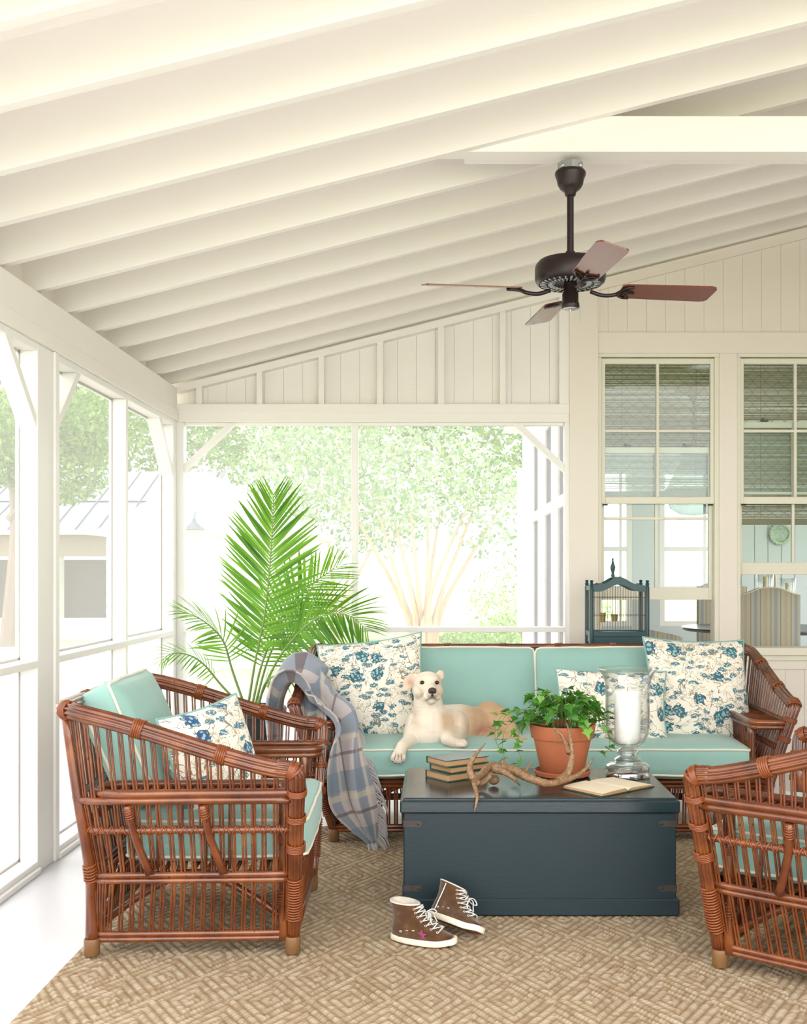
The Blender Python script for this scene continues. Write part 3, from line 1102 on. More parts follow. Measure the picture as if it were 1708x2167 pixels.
    for ph in (0, math.pi):
        b_ = MB()
        pts = []
        for k in range(nb * 4 + 1):
            f = k / (nb * 4)
            c = sample(Pb, Lb, f)
            c2 = sample(Pb, Lb, min(1, f + .002)); tg = (c2 - sample(Pb, Lb, max(0, f - .002))).normalized()
            n_ = tg.cross(Vector((0, 0, 1))).normalized()
            a = (1 if ph else -1) * 2 * math.pi * k / 8 + ph
            pts.append(c + (n_ * math.cos(a) + Vector((0, 0, 1)) * math.sin(a)) * .0145)
        b_.tube(pts, .0036, 4)
        b_.build('lashing', MAT['wrap'], br, smooth='all')
    # ---- spindles: pairs running bottom rail -> seat rail -> arm rail -> top rail
    O = {z: outline(z) for z in (ZL, ZS, ZA)}
    Ls = {z: arclen(O[z]) for z in O}
    Lt = arclen(top)
    ns = int(Lt[-1] / .040)
    side_frac = (D + .02) / Lt[-1]
    def locate(f):
        d = f * Lt[-1]
        for i in range(1, len(top)):
            if Lt[i] >= d:
                return i - 1, (d - Lt[i - 1]) / max(1e-9, Lt[i] - Lt[i - 1])
        return len(top) - 2, 1.0
    for k in range(1, ns):
        f = k / ns
        ii, tt = locate(f)
        pts = [Q[ii].lerp(Q[ii + 1], tt) for Q in (O[ZL], O[ZS], O[ZA], top)]
        tgv = (sample(top, Lt, min(1, f + .01)) - sample(top, Lt, max(0, f - .01))); tgv.z = 0
        tgv.normalize()
        m = MB()
        jit = rnd.uniform(-.002, .002)
        for q in (-.0053, .0053):
            pp = [p + tgv * (q + jit) for p in pts]
            pp[1] = pp[1] + tgv * rnd.uniform(-.001, .001)
            m.tube([pp[0], pp[1], pp[1].lerp(pp[2], .5), pp[2], pp[3]], .0043, 6, caps=False)
        m.build('spindle', rm, root, smooth='all')
    # front panel under the seat
    nf = int(W / .040)
    for k in range(1, nf):
        x = lerp(-hx, hx, k / nf)
        m = MB()
        for q in (-.0062, .0062):
            m.tube([(x + q, 0, ZL), (x + q, -.012, ZS - .02)], .0052, 6, caps=False)
        m.build('front_spindle', rm, root, smooth='all')
    # diagonal props outside the arms, curved braces below
    for s_ in (1, -1):
        for y0, y1 in ((.30, .24), (.56, .50)):
            m = MB()
            pts = catmull([(s_ * (hx + out(ZA) + .012), y0, ZA - .015), (s_ * (hx + out(.45) + .012), (y0 + y1) / 2 + .012, .45), (s_ * (hx + out(.32) + .014), y1, .315)], 4)
            m.tube(pts, [lerp(.0125, .0155, i / (len(pts) - 1)) for i in range(len(pts))], 10)
            pr = m.build('prop', rm, root, smooth='all')
            b_ = MB(); wraps(b_, pts, .1, 1.6, .0145, 5, .003); b_.build('binding', MAT['wrap'], pr, smooth='all')
        for yy0, yy1 in ((.02, .30), (D - .02, D - .30)):
            m = MB()
            m.tube(catmull([(s_ * (hx - .035), yy0, .10), (s_ * (hx - .035), lerp(yy0, yy1, .5), .20), (s_ * (hx - .035), yy1, .275), (s_ * (hx - .035), D / 2, .285)], 5), .0135, 9)
            m.build('brace', rm, root, smooth='all')
        for yy in (.035, D - .03):
            m = MB()
            m.tube(catmull([(s_ * (hx - .03), yy, .10), (s_ * (hx - .2), yy, .20), (s_ * (hx - .34), yy, .275), (s_ * max(0, hx - .5), yy, .285)], 5), .0135, 9)
            m.build('brace', rm, root, smooth='all')
    # ---- arm shelves
    for s_ in (1, -1):
        xi, xo = hx - .02, hx + out(ZA + .03) - .006
        y0, y1 = -.035, D - .10
        xo_b = xo
        loop = [(xi, .06), (xi, y1 * .5), (xi, y1), ((xi + xo) / 2, y1 + .06), (xo_b, y1), (xo, y1 * .5), (xo, .05), (xo - .02, y0 + .012), ((xi + xo) / 2, y0), (xi + .02, y0 + .014)]
        for dz, r_ in ((.026, .0155), (.002, .0125)):
            m = MB()
            m.tube(catmull([Vector((s_ * a, c, ZA + dz)) for a, c in loop], 5, closed=True), r_, 10, closed=True)
            ar = m.build('arm_shelf', rm, root, smooth='all')
        nsl = int((y1 - y0) / .022)
        for k in range(1, nsl + 1):
            y = lerp(y0 + .02, y1 + .01, k / nsl)
            m = MB(); m.tube([(s_ * xi, y, ZA + .016), (s_ * xo, y, ZA + .016)], .0055, 6, caps=False)
            m.build('arm_slat', rm, ar, smooth='all')
        for k in range(1, (15 if W > 1.5 else 7)):
            y = lerp(.06, D - .06, k / (15 if W > 1.5 else 7))
            m = MB(); m.tube([(s_ * xi, y, ZA), (s_ * (hx - .012), y, .45), (s_ * (hx - .01), y, ZS)], .006, 6, caps=False)
            m.build('inner_spindle', rm, root, smooth='all')
    # seat deck
    m = MB()
    n_ = int(D / .05)
    for k in range(1, n_):
        y = D * k / n_
        m.tube([(-hx, y, ZS), (hx, y, ZS)], .008, 6)
    dk = m.build('seat_deck', rm, root, smooth='all'); dk['kind'] = 'stuff'
    return root

# left chair faces +X, right chair faces up-left, sofa faces the camera
CH_W, CH_D = .77, .725
a_l = R(2)
fwd = Vector((math.cos(a_l), math.sin(a_l), 0)); lat = Vector((-fwd.y, fwd.x, 0))
nf_l = Vector((-.537, 3.86, 0))
loc_l = nf_l + lat * (CH_W / 2)
ROT_L = math.atan2(fwd.y, fwd.x) + math.pi / 2
chair_l = rattan_seat('armchair', 'brown rattan armchair with a blue-and-white pillow, by the side screens', CH_W, CH_D, (loc_l.x, loc_l.y, RUG), ROT_L, 'rattan armchairs')
a_r = R(180 - 37)
fwd2 = Vector((math.cos(a_r), math.sin(a_r), 0)); lat2 = Vector((fwd2.y, -fwd2.x, 0))
nf_r = Vector((.973, 3.73, 0))
loc_r = nf_r + lat2 * (CH_W / 2)
ROT_R = a_r + math.pi / 2
chair_r = rattan_seat('armchair', 'brown rattan armchair cut off by the right edge, beside the trunk', CH_W, CH_D, (loc_r.x, loc_r.y, RUG), ROT_R, 'rattan armchairs')
SW, SD = 2.16, .76
SX, SY = .525, 5.46
sofa = rattan_seat('sofa', 'long brown rattan sofa with aqua cushions under the screens', SW, SD, (SX, SY, RUG), 0)

# ================================================================== SOFT FURNISHINGS
def fabric(name, col, var=.08, scale=900):
    t = NT(name)
    co = t.coord('Object')
    wv = t.noise(co, scale, 2)
    big = t.noise(co, 6, 3)
    c = t.mix(big, tuple(x * (1 - var) for x in col), tuple(min(1, x * (1 + var * .6)) for x in col))
    c = t.mix(t.math('MULTIPLY', wv, .25), c, tuple(x * .7 for x in col))
    wr = t.noise(co, 7, 2, .5, .6)
    t.bump(t.math('ADD', t.math('MULTIPLY', wv, .05), wr), .22, .02)
    return t.fin(c, .9, spec=.15, Sheen_Weight=.25, Sheen_Roughness=.5)
MAT['aqua'] = fabric('aqua_canvas', (.285, .480, .430))
MAT['piping'] = fabric('cream_piping', (.74, .70, .58))
MAT['teal_piping'] = fabric('teal_piping', (.22, .42, .38))

def floral_mat(name, seed, blue=(.045, .135, .185)):
    t = NT(name)
    uvn = t.n('ShaderNodeTexCoord').outputs['UV']
    mp = t.n('ShaderNodeMapping', None, Vector=uvn); mp.inputs['Location'].default_value = (seed * 3.1, seed * 1.7, 0)
    uv = mp.outputs[0]
    wob = t.n('ShaderNodeTexNoise', None, Vector=uv, Scale=9.0, Detail=2.0)
    wv = t.n('ShaderNodeVectorMath', {'operation': 'MULTIPLY_ADD'}, i0=wob.outputs[1], i1=(.06, .06, 0), i2=uv).outputs[0]
    def vor(scale, feat='F1', vec=None, rnd_=1.0):
        n = t.n('ShaderNodeTexVoronoi', {'feature': feat, 'voronoi_dimensions': '2D'}, Vector=vec or wv, Scale=scale)
        n.inputs['Randomness'].default_value = rnd_
        return n
    base = t.mix(t.noise(uv, 5, 2), (.78, .735, .62), (.84, .80, .70))
    # outline scrolls
    n1 = t.noise(wv, 11, 2.5, .55, .8)
    line = t.math('LESS_THAN', t.math('ABSOLUTE', t.math('SUBTRACT', n1, .5)), .0105)
    n2 = t.noise(wv, 24, 2, .5, 1.2)
    line2 = t.math('LESS_THAN', t.math('ABSOLUTE', t.math('SUBTRACT', n2, .52)), .016)
    msk = t.math('GREATER_THAN', t.noise(uv, 6, 1), .45)
    c = t.mix(t.math('MULTIPLY', t.math('MULTIPLY', line2, msk), .85), base, (.30, .235, .13))
    c = t.mix(t.math('MULTIPLY', line, .9), c, (.20, .19, .15))
    # tan leaf fills
    mp3 = t.n('ShaderNodeMapping', None, Vector=wv); mp3.inputs['Rotation'].default_value = (0, 0, -.6); mp3.inputs['Scale'].default_value = (1, 1.9, 1)
    v3 = vor(12, vec=mp3.outputs[0])
    leaf = t.math('MULTIPLY', t.math('LESS_THAN', v3.outputs[0], .30), t.math('GREATER_THAN', v3.outputs[1], .0))
    sel3 = t.math('GREATER_THAN', t.n('ShaderNodeSeparateColor', None, Color=v3.outputs[1]).outputs[0], .55)
    c = t.mix(t.math('MULTIPLY', t.math('MULTIPLY', leaf, sel3), t.math('MULTIPLY', t.math('GREATER_THAN', t.noise(mp3.outputs[0], 70, 1), .5), .6)), c, (.47, .40, .24))
    # small teal leaves, stretched
    mp2 = t.n('ShaderNodeMapping', None, Vector=wv); mp2.inputs['Rotation'].default_value = (0, 0, .7); mp2.inputs['Scale'].default_value = (1, 2.2, 1)
    v2 = vor(12, vec=mp2.outputs[0])
    sel2 = t.math('GREATER_THAN', t.n('ShaderNodeSeparateColor', None, Color=v2.outputs[1]).outputs[1], .34)
    lf = t.math('MULTIPLY', t.math('LESS_THAN', v2.outputs[0], .30), sel2)
    vein = t.math('GREATER_THAN', t.noise(mp2.outputs[0], 95, 1), .43)
    c = t.mix(t.math('MULTIPLY', lf, vein), c, (.075, .19, .235))
    # flower heads
    v1 = vor(7.6, rnd_=.9)
    sel1 = t.math('GREATER_THAN', t.n('ShaderNodeSeparateColor', None, Color=v1.outputs[1]).outputs[2], .30)
    petal = t.noise(wv, 46, 1)
    rad = t.math('MULTIPLY_ADD', petal, .42, .03)
    fl_ = t.math('MULTIPLY', t.math('LESS_THAN', v1.outputs[0], rad), sel1)
    vp = vor(58)
    hatch = t.math('GREATER_THAN', vp.outputs[0], .36)
    bl2 = t.mix(t.n('ShaderNodeSeparateColor', None, Color=v1.outputs[1]).outputs[0], blue, tuple(x * k for x, k in zip(blue, (.8, 1.15, .95))))
    fc = t.mix(hatch, (.30, .44, .42), bl2)
    c = t.mix(fl_, c, fc)
    edge = t.math('MULTIPLY', t.math('LESS_THAN', t.math('ABSOLUTE', t.math('SUBTRACT', v1.outputs[0], rad)), .022), sel1)
    c = t.mix(edge, c, (.05, .10, .14))
    wr = t.noise(t.coord('Object'), 9, 2)
    t.bump(wr, .2, .02)
    return t.fin(c, .9, spec=.15, Sheen_Weight=.2)
for k in range(3):
    MAT['floral%d' % k] = floral_mat('block_print_floral_%d' % k, k + 1)
MAT['floral3'] = floral_mat('block_print_floral_indigo', 7, (.035, .085, .23))

def place(o, M):
    o.matrix_world = M
    return o

def box_cushion(name, label, w, d, h, M, bulge=.02, r=.03, group=None, seed=0, mat='aqua'):
    nx, ny, nz = max(8, int(w / .03)), max(8, int(d / .03)), 6
    m = MB()
    H = (w / 2, d / 2, h / 2)
    def defo(q):
        p = [H[i] * q[i] for i in range(3)]
        c = [max(-(H[i] - r), min(H[i] - r, p[i])) for i in range(3)]
        dv = Vector([p[i] - c[i] for i in range(3)])
        if dv.length > 1e-9:
            dv = dv.normalized() * r
        v = Vector(c) + dv
        k = (1 - q[0] ** 4) * (1 - q[1] ** 4)
        v.z += q[2] * bulge * k
        e = (1 - q[2] ** 2)
        v.x += q[0] ** 3 * .012 * e * (1 - q[1] ** 2)
        v.y += q[1] ** 3 * .012 * e * (1 - q[0] ** 2)
        nzv = mnoise.noise(Vector((v.x * 7 + seed, v.y * 7, v.z * 7)))
        v += Vector((0, 0, 1)) * q[2] * nzv * .006 + Vector((nzv, mnoise.noise(v * 9 + Vector((seed, 3, 1))), 0)) * .003
        return v
    def face(fn, a, b_):
        m.grid(lambda u, v: defo(fn(u * 2 - 1, v * 2 - 1)), a, b_)
    face(lambda u, v: (u, v, 1), nx, ny); face(lambda u, v: (-u, v, -1), nx, ny)
    face(lambda u, v: (u, -1, v), nx, nz); face(lambda u, v: (-u, 1, v), nx, nz)
    face(lambda u, v: (1, u, v), ny, nz); face(lambda u, v: (-1, -u, v), ny, nz)
    o = m.build(name, MAT[mat], None, smooth='all')
    tag(o, label, 'cushion', group)
    for s_ in (1, -1):
        p = MB()
        pts = []
        per = [(-1, -1, 1, -1), (1, -1, 1, 1), (1, 1, -1, 1), (-1, 1, -1, -1)]
        for (a0, b0, a1, b1) in per:
            n_ = nx if a0 != a1 else ny
            for k in range(n_):
                t_ = k / n_
                pts.append(defo((lerp(a0, a1, t_), lerp(b0, b1, t_), s_ * .80)))
        pts = [Vector((q.x * 1.004, q.y * 1.004, q.z)) for q in pts]
        p.tube(pts, .0058, 6, closed=True)
        p.build('piping', MAT['piping'], o, smooth='all', label='cream piped edge')
    return place(o, M)

def pillow(name, label, w, h, t, M, mat, pmat='teal_piping', group=None, seed=0, n=26):
    m = MB(); uvs = []
    def pos(u, v, s_):
        x = w / 2 * u * (1 - .075 * (1 - v * v) * u * u)
        y = h / 2 * v * (1 - .075 * (1 - u * u) * v * v)
        k = max(0, (1 - u * u) * (1 - v * v))
        z = s_ * t / 2 * k ** .42
        nz = mnoise.noise(Vector((x * 6 + seed, y * 6, s_)))
        z += s_ * nz * .012 * min(1, k * 3)
        y -= .02 * (1 - v) * .5 * (1 - u * u) * .3
        return Vector((x, y, z))
    for s_ in (1, -1):
        m.grid(lambda a, b_: pos((a * 2 - 1) * s_, b_ * 2 - 1, s_), n, n)
        for j in range(n + 1):
            for i in range(n + 1):
                uvs.append(((i / n - .5) * w * s_ + (.0 if s_ > 0 else 5), (j / n - .5) * h))
    o = m.build(name, MAT[mat], None, smooth='all', uvs=uvs)
    tag(o, label, 'pillow', group)
    p = MB(); pts = []
    for (a0, b0, a1, b1) in [(-1, -1, 1, -1), (1, -1, 1, 1), (1, 1, -1, 1), (-1, 1, -1, -1)]:
        for k in range(n):
            pts.append(pos(lerp(a0, a1, k / n), lerp(b0, b1, k / n), 1))
    p.tube(pts, .0055, 6, closed=True)
    p.build('piping', MAT[pmat], o, smooth='all', label='teal piped edge')
    return place(o, M)

def basis(c, right, up):
    """matrix whose local x/y are right/up (orthonormalised), z towards the viewer side"""
    x = Vector(right).normalized(); y = Vector(up); y = (y - x * y.dot(x)).normalized(); z = x.cross(y)
    M = Matrix((x, y, z)).transposed().to_4x4()
    M.translation = Vector(c)
    return M

ZSEAT = .325 + RUG
def seat_local(rt, x, y, z, rx=0, rz=0):
    return rt.matrix_world @ Matrix.Translation((x, y, z)) @ Matrix.Rotation(rz, 4, 'Z') @ Matrix.Rotation(rx, 4, 'X')
bpy.context.view_layer.update()
# left chair
box_cushion('seat_cushion', 'aqua seat cushion with cream piping in the armchair by the side screens', .715, .66, .165, seat_local(chair_l, 0, .285, .41), .02, seed=1, group='armchair seat cushions')
box_cushion('back_cushion', 'aqua back cushion leaning in the armchair by the side screens', .60, .46, .15, seat_local(chair_l, 0, .655, .735, R(66)), .035, seed=2)
pillow('throw_pillow', 'blue and white floral pillow leaning in the armchair by the side screens', .44, .44, .17,
       basis((-.885, 4.12, .665), (.50, .84, .12), (-.30, 0, .95)), 'floral3', seed=4)
# right chair
box_cushion('seat_cushion', 'aqua seat cushion with cream piping in the armchair at the right edge', .715, .66, .165, seat_local(chair_r, 0, .285, .41), .02, seed=3, group='armchair seat cushions')
# sofa
box_cushion('sofa_seat_cushion', 'long aqua sofa seat cushion with cream piping under the dog', 2.09, .70, .165, seat_local(sofa, 0, .285, .412), .016, seed=5)
box_cushion('sofa_back_cushion', 'aqua sofa back cushion behind the dog', 1.03, .455, .15, seat_local(sofa, -.505, .69, .708, R(76)), .03, seed=6, group='sofa back cushions')
box_cushion('sofa_back_cushion', 'aqua sofa back cushion behind the glass hurricane', 1.03, .455, .15, seat_local(sofa, .53, .69, .708, R(76)), .03, seed=7, group='sofa back cushions')
pillow('throw_pillow', 'square floral pillow on the sofa beside the plaid throw', .60, .60, .20,
       basis((-.385, 5.90, .735), (.98, -.10, .13), (-.12, .34, .93)), 'floral0', seed=8, group='floral pillows on the sofa')
pillow('throw_pillow', 'square floral pillow at the sofa end nearest the right armchair', .60, .60, .20,
       basis((1.425, 5.90, .735), (.97, .16, -.04), (.06, .34, .93)), 'floral1', seed=9, group='floral pillows on the sofa')
pillow('throw_pillow', 'oblong floral pillow on the sofa behind the glass hurricane', .60, .40, .17,
       basis((.905, 5.67, .675), (.99, 0, -.03), (.0, .30, .95)), 'floral2', seed=10, group='floral pillows on the sofa')

# ------------------------------------------------------------------ plaid throw
def plaid_mat():
    t = NT('plaid_wool')
    uv = t.n('ShaderNodeTexCoord').outputs['UV']
    s = t.n('ShaderNodeSeparateXYZ', None, Vector=uv)
    u, v = s.outputs[0], s.outputs[1]
    def band(x, period, c0, w):
        f = t.math('FRACT', t.math('DIVIDE', x, period))
        return t.math('LESS_THAN', t.math('ABSOLUTE', t.math('SUBTRACT', f, c0)), w / 2)
    P_ = .30
    c = (.43, .385, .38)
    bu, bv = band(u, P_, .30, .34), band(v, P_, .30, .34)
    c = t.mix(t.math('MULTIPLY', bu, .75), c, (.12, .18, .24))
    c = t.mix(t.math('MULTIPLY', bv, .75), c, (.11, .18, .245))
    lu, lv = band(u, P_, .56, .10), band(v, P_, .56, .10)
    c = t.mix(t.math('MULTIPLY', lu, .55), c, (.56, .50, .36))
    c = t.mix(t.math('MULTIPLY', lv, .55), c, (.56, .50, .36))
    du, dv = band(u, P_, .84, .055), band(v, P_, .84, .055)
    c = t.mix(t.math('MULTIPLY', du, .75), c, (.085, .042, .04))
    c = t.mix(t.math('MULTIPLY', dv, .75), c, (.085, .042, .04))
    fz = t.noise(t.coord('Object'), 500, 2)
    c = t.mix(t.math('MULTIPLY', fz, .25), c, (.46, .44, .44))
    t.bump(fz, .3, .003)
    return t.fin(c, .95, spec=.1, Sheen_Weight=.5, Sheen_Roughness=.5)
MAT['plaid'] = plaid_mat()
MAT['fringe'] = fabric('wool_fringe', (.42, .40, .40))
def build_throw():
    G = [((590, 1650, 5.62), (608, 1650, 6.00)), ((586, 1565, 5.57), (602, 1560, 5.99)), ((590, 1508, 5.54), (606, 1478, 5.97)), ((612, 1482, 5.53), (646, 1434, 5.92)),
         ((640, 1520, 5.52), (690, 1460, 5.86)), ((672, 1527, 5.46), (718, 1486, 5.76)), ((689, 1545, 5.38), (738, 1506, 5.66)), ((689, 1580, 5.345), (760, 1560, 5.46)), ((690, 1640, 5.32), (779, 1620, 5.375)),
         ((701, 1708, 5.31), (796, 1685, 5.335)), ((740, 1752, 5.315), (800, 1738, 5.32)), ((780, 1784, 5.325), (798, 1780, 5.32))]
    L_ = catmull([px(*a) for a, b_ in G], 8); R_ = catmull([px(*b_) for a, b_ in G], 8)
    nv = len(L_) - 1; nu = 40
    ln = [0]
    for i in range(1, nv + 1):
        ln.append(ln[-1] + ((L_[i] - L_[i - 1]).length + (R_[i] - R_[i - 1]).length) / 2)
    grid = []
    for j in range(nv + 1):
        tg = (L_[min(nv, j + 1)] - L_[max(0, j - 1)]).normalized()
        row = []
        for i in range(nu + 1):
            u = i / nu
            p = L_[j].lerp(R_[j], u)
            ac = (R_[j] - L_[j]).normalized()
            n_ = ac.cross(tg).normalized()
            if n_.y > 0:
                n_ = -n_
            f = j / nv
            amp = (.014 + .030 * math.sin(math.pi * min(1, f * 1.05))) * (1 - .4 * sstep(.8, 1, f))
            ph = .4 + f * 1.6
            fold = math.sin(u * math.pi * 3.0 + ph) * amp + math.sin(u * math.pi * 6.1 + f * 4) * amp * .4
            if .18 < f < .48:
                fold += .016 * math.sin(u * 16 + f * 9) * sstep(.18, .28, f) * sstep(.48, .40, f)
            lift = .045 * sstep(.14, .26, f) * sstep(.48, .36, f)
            row.append(p + n_ * (fold + amp * .9) + Vector((0, 0, lift + (abs(fold) * .6 if lift > .01 else 0))))
        grid.append(row)
    m = MB(); uvs = []
    for j in range(nv + 1):
        for i in range(nu + 1):
            m.v.append(tuple(grid[j][i])); uvs.append((i / nu * .52 + .02, ln[j]))
    for j in range(nv):
        for i in range(nu):
            a = j * (nu + 1) + i
            m.f.append((a, a + 1, a + nu + 2, a + nu + 1)); m.mi.append(0)
    o = m.build('plaid_throw', MAT['plaid'], None, smooth='all', uvs=uvs)
    sm = o.modifiers.new('thickness', 'SOLIDIFY'); sm.thickness = .007; sm.offset = 0
    tag(o, 'grey and blue plaid wool throw with fringe draped over the sofa arm', 'blanket')
    # bunched folds sagging on to the arm shelf behind the bend of the arm
    bm_ = MB(); uv2 = []
    A = catmull([px(618, 1470, 5.60), px(640, 1466, 5.62), px(665, 1480, 5.62), px(692, 1500, 5.56)], 12)
    B = catmull([px(632, 1506, 5.54), px(648, 1520, 5.53), px(668, 1524, 5.52), px(694, 1526, 5.46)], 12)
    nj = 10; na = len(A)
    for jj in range(nj + 1):
        for ii in range(na):
            t_ = jj / nj
            p = A[ii].lerp(B[ii], t_)
            p = p + Vector((0, -.032 * math.sin(ii / (na - 1) * math.pi * 4.2 + t_ * 1.5) * math.sin(math.pi * min(1, t_ * .8 + .15)) - .012, .012 * math.sin(ii / (na - 1) * 9 + 1) * t_))
            bm_.v.append(tuple(p)); uv2.append((ii / na * .5 + .1, t_ * .2 + .33))
    for jj in range(nj):
        for ii in range(na - 1):
            a = jj * na + ii
            bm_.f.append((a, a + 1, a + na + 1, a + na)); bm_.mi.append(0)
    bo_ = bm_.build('bunched_fold', MAT['plaid'], o, smooth='all', uvs=uv2)
    sm2 = bo_.modifiers.new('thickness', 'SOLIDIFY'); sm2.thickness = .007; sm2.offset = 0
    # fringe down the open edge and along the end
    fr = MB()
    rr = random.Random(4)
    roots = []
    for j in range(int(nv * .52), nv + 1):
        for q in (0,):
            if j < nv or q == 0:
                a = Vector(grid[j][nu]); b_ = Vector(grid[min(nv, j + 1)][nu])
                roots.append((a.lerp(b_, q), 1))
    for i in range(0, nu + 1, 3):
        roots.append((Vector(grid[nv][i]), 0))
    for p, side in roots:
        l_ = (.085 if side else .06) + rr.uniform(-.01, .012)
        dx_ = (.048 if side else 0) + rr.uniform(-.008, .008)
        dy_ = rr.uniform(-.012, .004)
        for q in (-.002, .002):
            fr.tube([p + Vector((q, 0, 0)), p + Vector((dx_ * .7 + q, dy_ - .004, -l_ * .35)), p + Vector((dx_ + q * .4, dy_ - .004, -l_ * .75)), p + Vector((dx_ * 1.05, dy_, -l_))], [.0034, .0034, .0030, .0014], 5)
    f = fr.build('fringe', MAT['fringe'], o, smooth='all'); f['kind'] = 'stuff'
build_throw()

# ================================================================== TRUNK AND WHAT LIES ON IT
def slate(name='slate_blue_paint', r0=.42, sp_=.4):
    t = NT(name)
    co = t.coord('Object')
    n1 = t.noise(co, 4, 3); n2 = t.noise(t.coord('Object', (3, 20, 20)), 5, 5, .6)
    sp = t.noise(co, 60, 2)
    c = t.mix(n1, (.0072, .0195, .0255), (.0098, .0240, .0310))
    t.bump(t.math('ADD', n2, t.math('MULTIPLY', t.noise(co, 350, 2), .6)), .10, .004)
    return t.fin(c, t.math('MULTIPLY_ADD', n1, .10, r0), spec=sp_)
MAT['slate'] = slate()
MAT['slate_lid'] = slate('slate_blue_lid_paint', .12, .7)
TX0, TX1, TY0, TY1, TZ = -.160, .950, 4.275, 4.93, .485
tk = thing('blanket_trunk', 'slate blue painted wooden trunk used as a coffee table', 'trunk', ((TX0 + TX1) / 2, (TY0 + TY1) / 2, .0))
tw, td = TX1 - TX0, TY1 - TY0
m = MB(); m.bbox((0, 0, .235), (tw - .012, td - .012, .41), .004); m.build('body', MAT['slate'], tk)
m = MB(); m.bbox((0, 0, .427 + .024), (tw + .016, td + .016, .052), .006); m.bbox((0, 0, TZ - .006), (tw - .006, td - .006, .014), .004)
ld = m.build('lid', MAT['slate_lid'], tk); ld['kind'] = 'thing'
del ld['kind']
m = MB(); m.bbox((0, 0, .047), (tw + .012, td + .012, .068), .006); m.build('plinth', MAT['slate'], tk)
MAT['bracket'] = plain('worn_iron_bracket', (.055, .048, .042), .5, .5, var=.4, scale=40)
for sx in (-1, 1):
    for z in (.382, .122):
        m = MB()
        hw_ = tw / 2 - .006
        m.prism([(0, -.013), (.062, -.013), (.071, -.008), (.074, 0), (.071, .008), (.062, .013), (0, .013)], .003,
                Matrix.Translation((sx * hw_ , -td / 2 + .006 , z)) @ Matrix.Rotation(R(90), 4, 'X') @ Matrix.Scale(-sx, 4, (1, 0, 0)))
        m.bbox((sx * (hw_ + .0015), -td / 2 + .04, z), (.003, .07, .026), .001)
        k = m.build('bracket', MAT['bracket'], tk)
        m = MB(); m.ball((sx * (hw_ - .060), -td / 2 + .002, z), (.006, .003, .006), 10, 6); m.build('rivet', MAT['bracket'], k, smooth='all')

# books
MAT['pages'] = None
def pages_mat():
    t = NT('old_paper_edges')
    w = t.noise(t.coord('Object', (2, 2, 700)), 1.5, 2)
    n = t.noise(t.coord('Object'), 14, 3)
    c = t.mix(w, (.30, .165, .065), (.52, .34, .165))
    c = t.mix(t.math('MULTIPLY', n, .4), c, (.33, .17, .07))
    t.bump(w, .4, .002)
    return t.fin(c, .8)
MAT['pages'] = pages_mat()
MAT['green_cloth'] = plain('dark_green_book_cloth', (.022, .070, .058), .28, var=.15, scale=60, bump=.1)
MAT['paper'] = plain('aged_paper', (.74, .66, .50), .8, var=.08, scale=12)
def book(label, L, Dp, H, c, ang, group):
    b = thing('book', label, 'book', c, ang, group)
    m = MB(); m.bbox((0, 0, .0016), (L, Dp, .0032), .001); m.bbox((0, 0, H - .0016), (L, Dp, .0032), .001)
    m.bbox((0, Dp / 2 - .0016, H / 2), (L, .0034, H - .001), .001)
    m.build('cover', MAT['green_cloth'], b)
    m = MB(); m.bbox((0, .001, H / 2), (L - .010, Dp - .008, H - .0064), .002)
    m.build('page_block', MAT['pages'], b)
    return b
ang_b = math.atan2(.15, .197)
bc = Vector((.03, 4.585, 0)) + Vector((math.cos(ang_b), math.sin(ang_b), 0)) * .115 + Vector((-math.sin(ang_b), math.cos(ang_b), 0)) * .085
zz = TZ + .001
for i, (L, Dp, H, dx_, dy_, da, lab) in enumerate(((.235, .165, .034, 0, 0, 0, 'old green clothbound book at the bottom of the stack on the trunk'),
                                               (.215, .155, .028, .008, .004, .03, 'old green clothbound book in the middle of the stack on the trunk'),
                                               (.23, .160, .030, .0, -.004, -.05, 'old green clothbound book on top of the stack on the trunk'))):
    book(lab, L, Dp, H, (bc.x + dx_, bc.y + dy_, zz), ang_b + da, 'stacked books')
    zz += H + .0006
STACK_TOP = zz
# open book
ob = thing('open_book', 'open old book with yellowed pages near the hurricane', 'book', (.70, 4.475, TZ + .001), R(40))
m = MB(); m.bbox((-.084, 0, .0016), (.168, .225, .003), .001); m.bbox((.084, 0, .0016), (.168, .225, .003), .001); m.bbox((0, 0, .004), (.02, .225, .005), .001)
m.build('cover', MAT['green_cloth'], ob)
for s_ in (-1, 1):
    hs = .018 if s_ < 0 else .015
    prof = [(0, .004), (.006, hs * .75), (.02, hs), (.05, hs * .98), (.10, hs * .9), (.155, hs * .72), (.159, .0045)]
    m = MB()
    pr = [(s_ * a, z) for a, z in prof]
    n_ = len(pr)
    vs_ = [Vector((a, -.108, z)) for a, z in pr] + [Vector((a, .108, z)) for a, z in pr]
    m.m = 0
    m.add(vs_, [(i, i + 1, n_ + i + 1, n_ + i) for i in range(n_ - 2)])
    m.m = 1
    m.add(vs_, [(n_ - 2, n_ - 1, 2 * n_ - 1, 2 * n_ - 2), tuple(range(n_)), tuple(range(2 * n_ - 1, n_ - 1, -1))])
    m.build('pages', [MAT['paper'], MAT['pages']], ob)

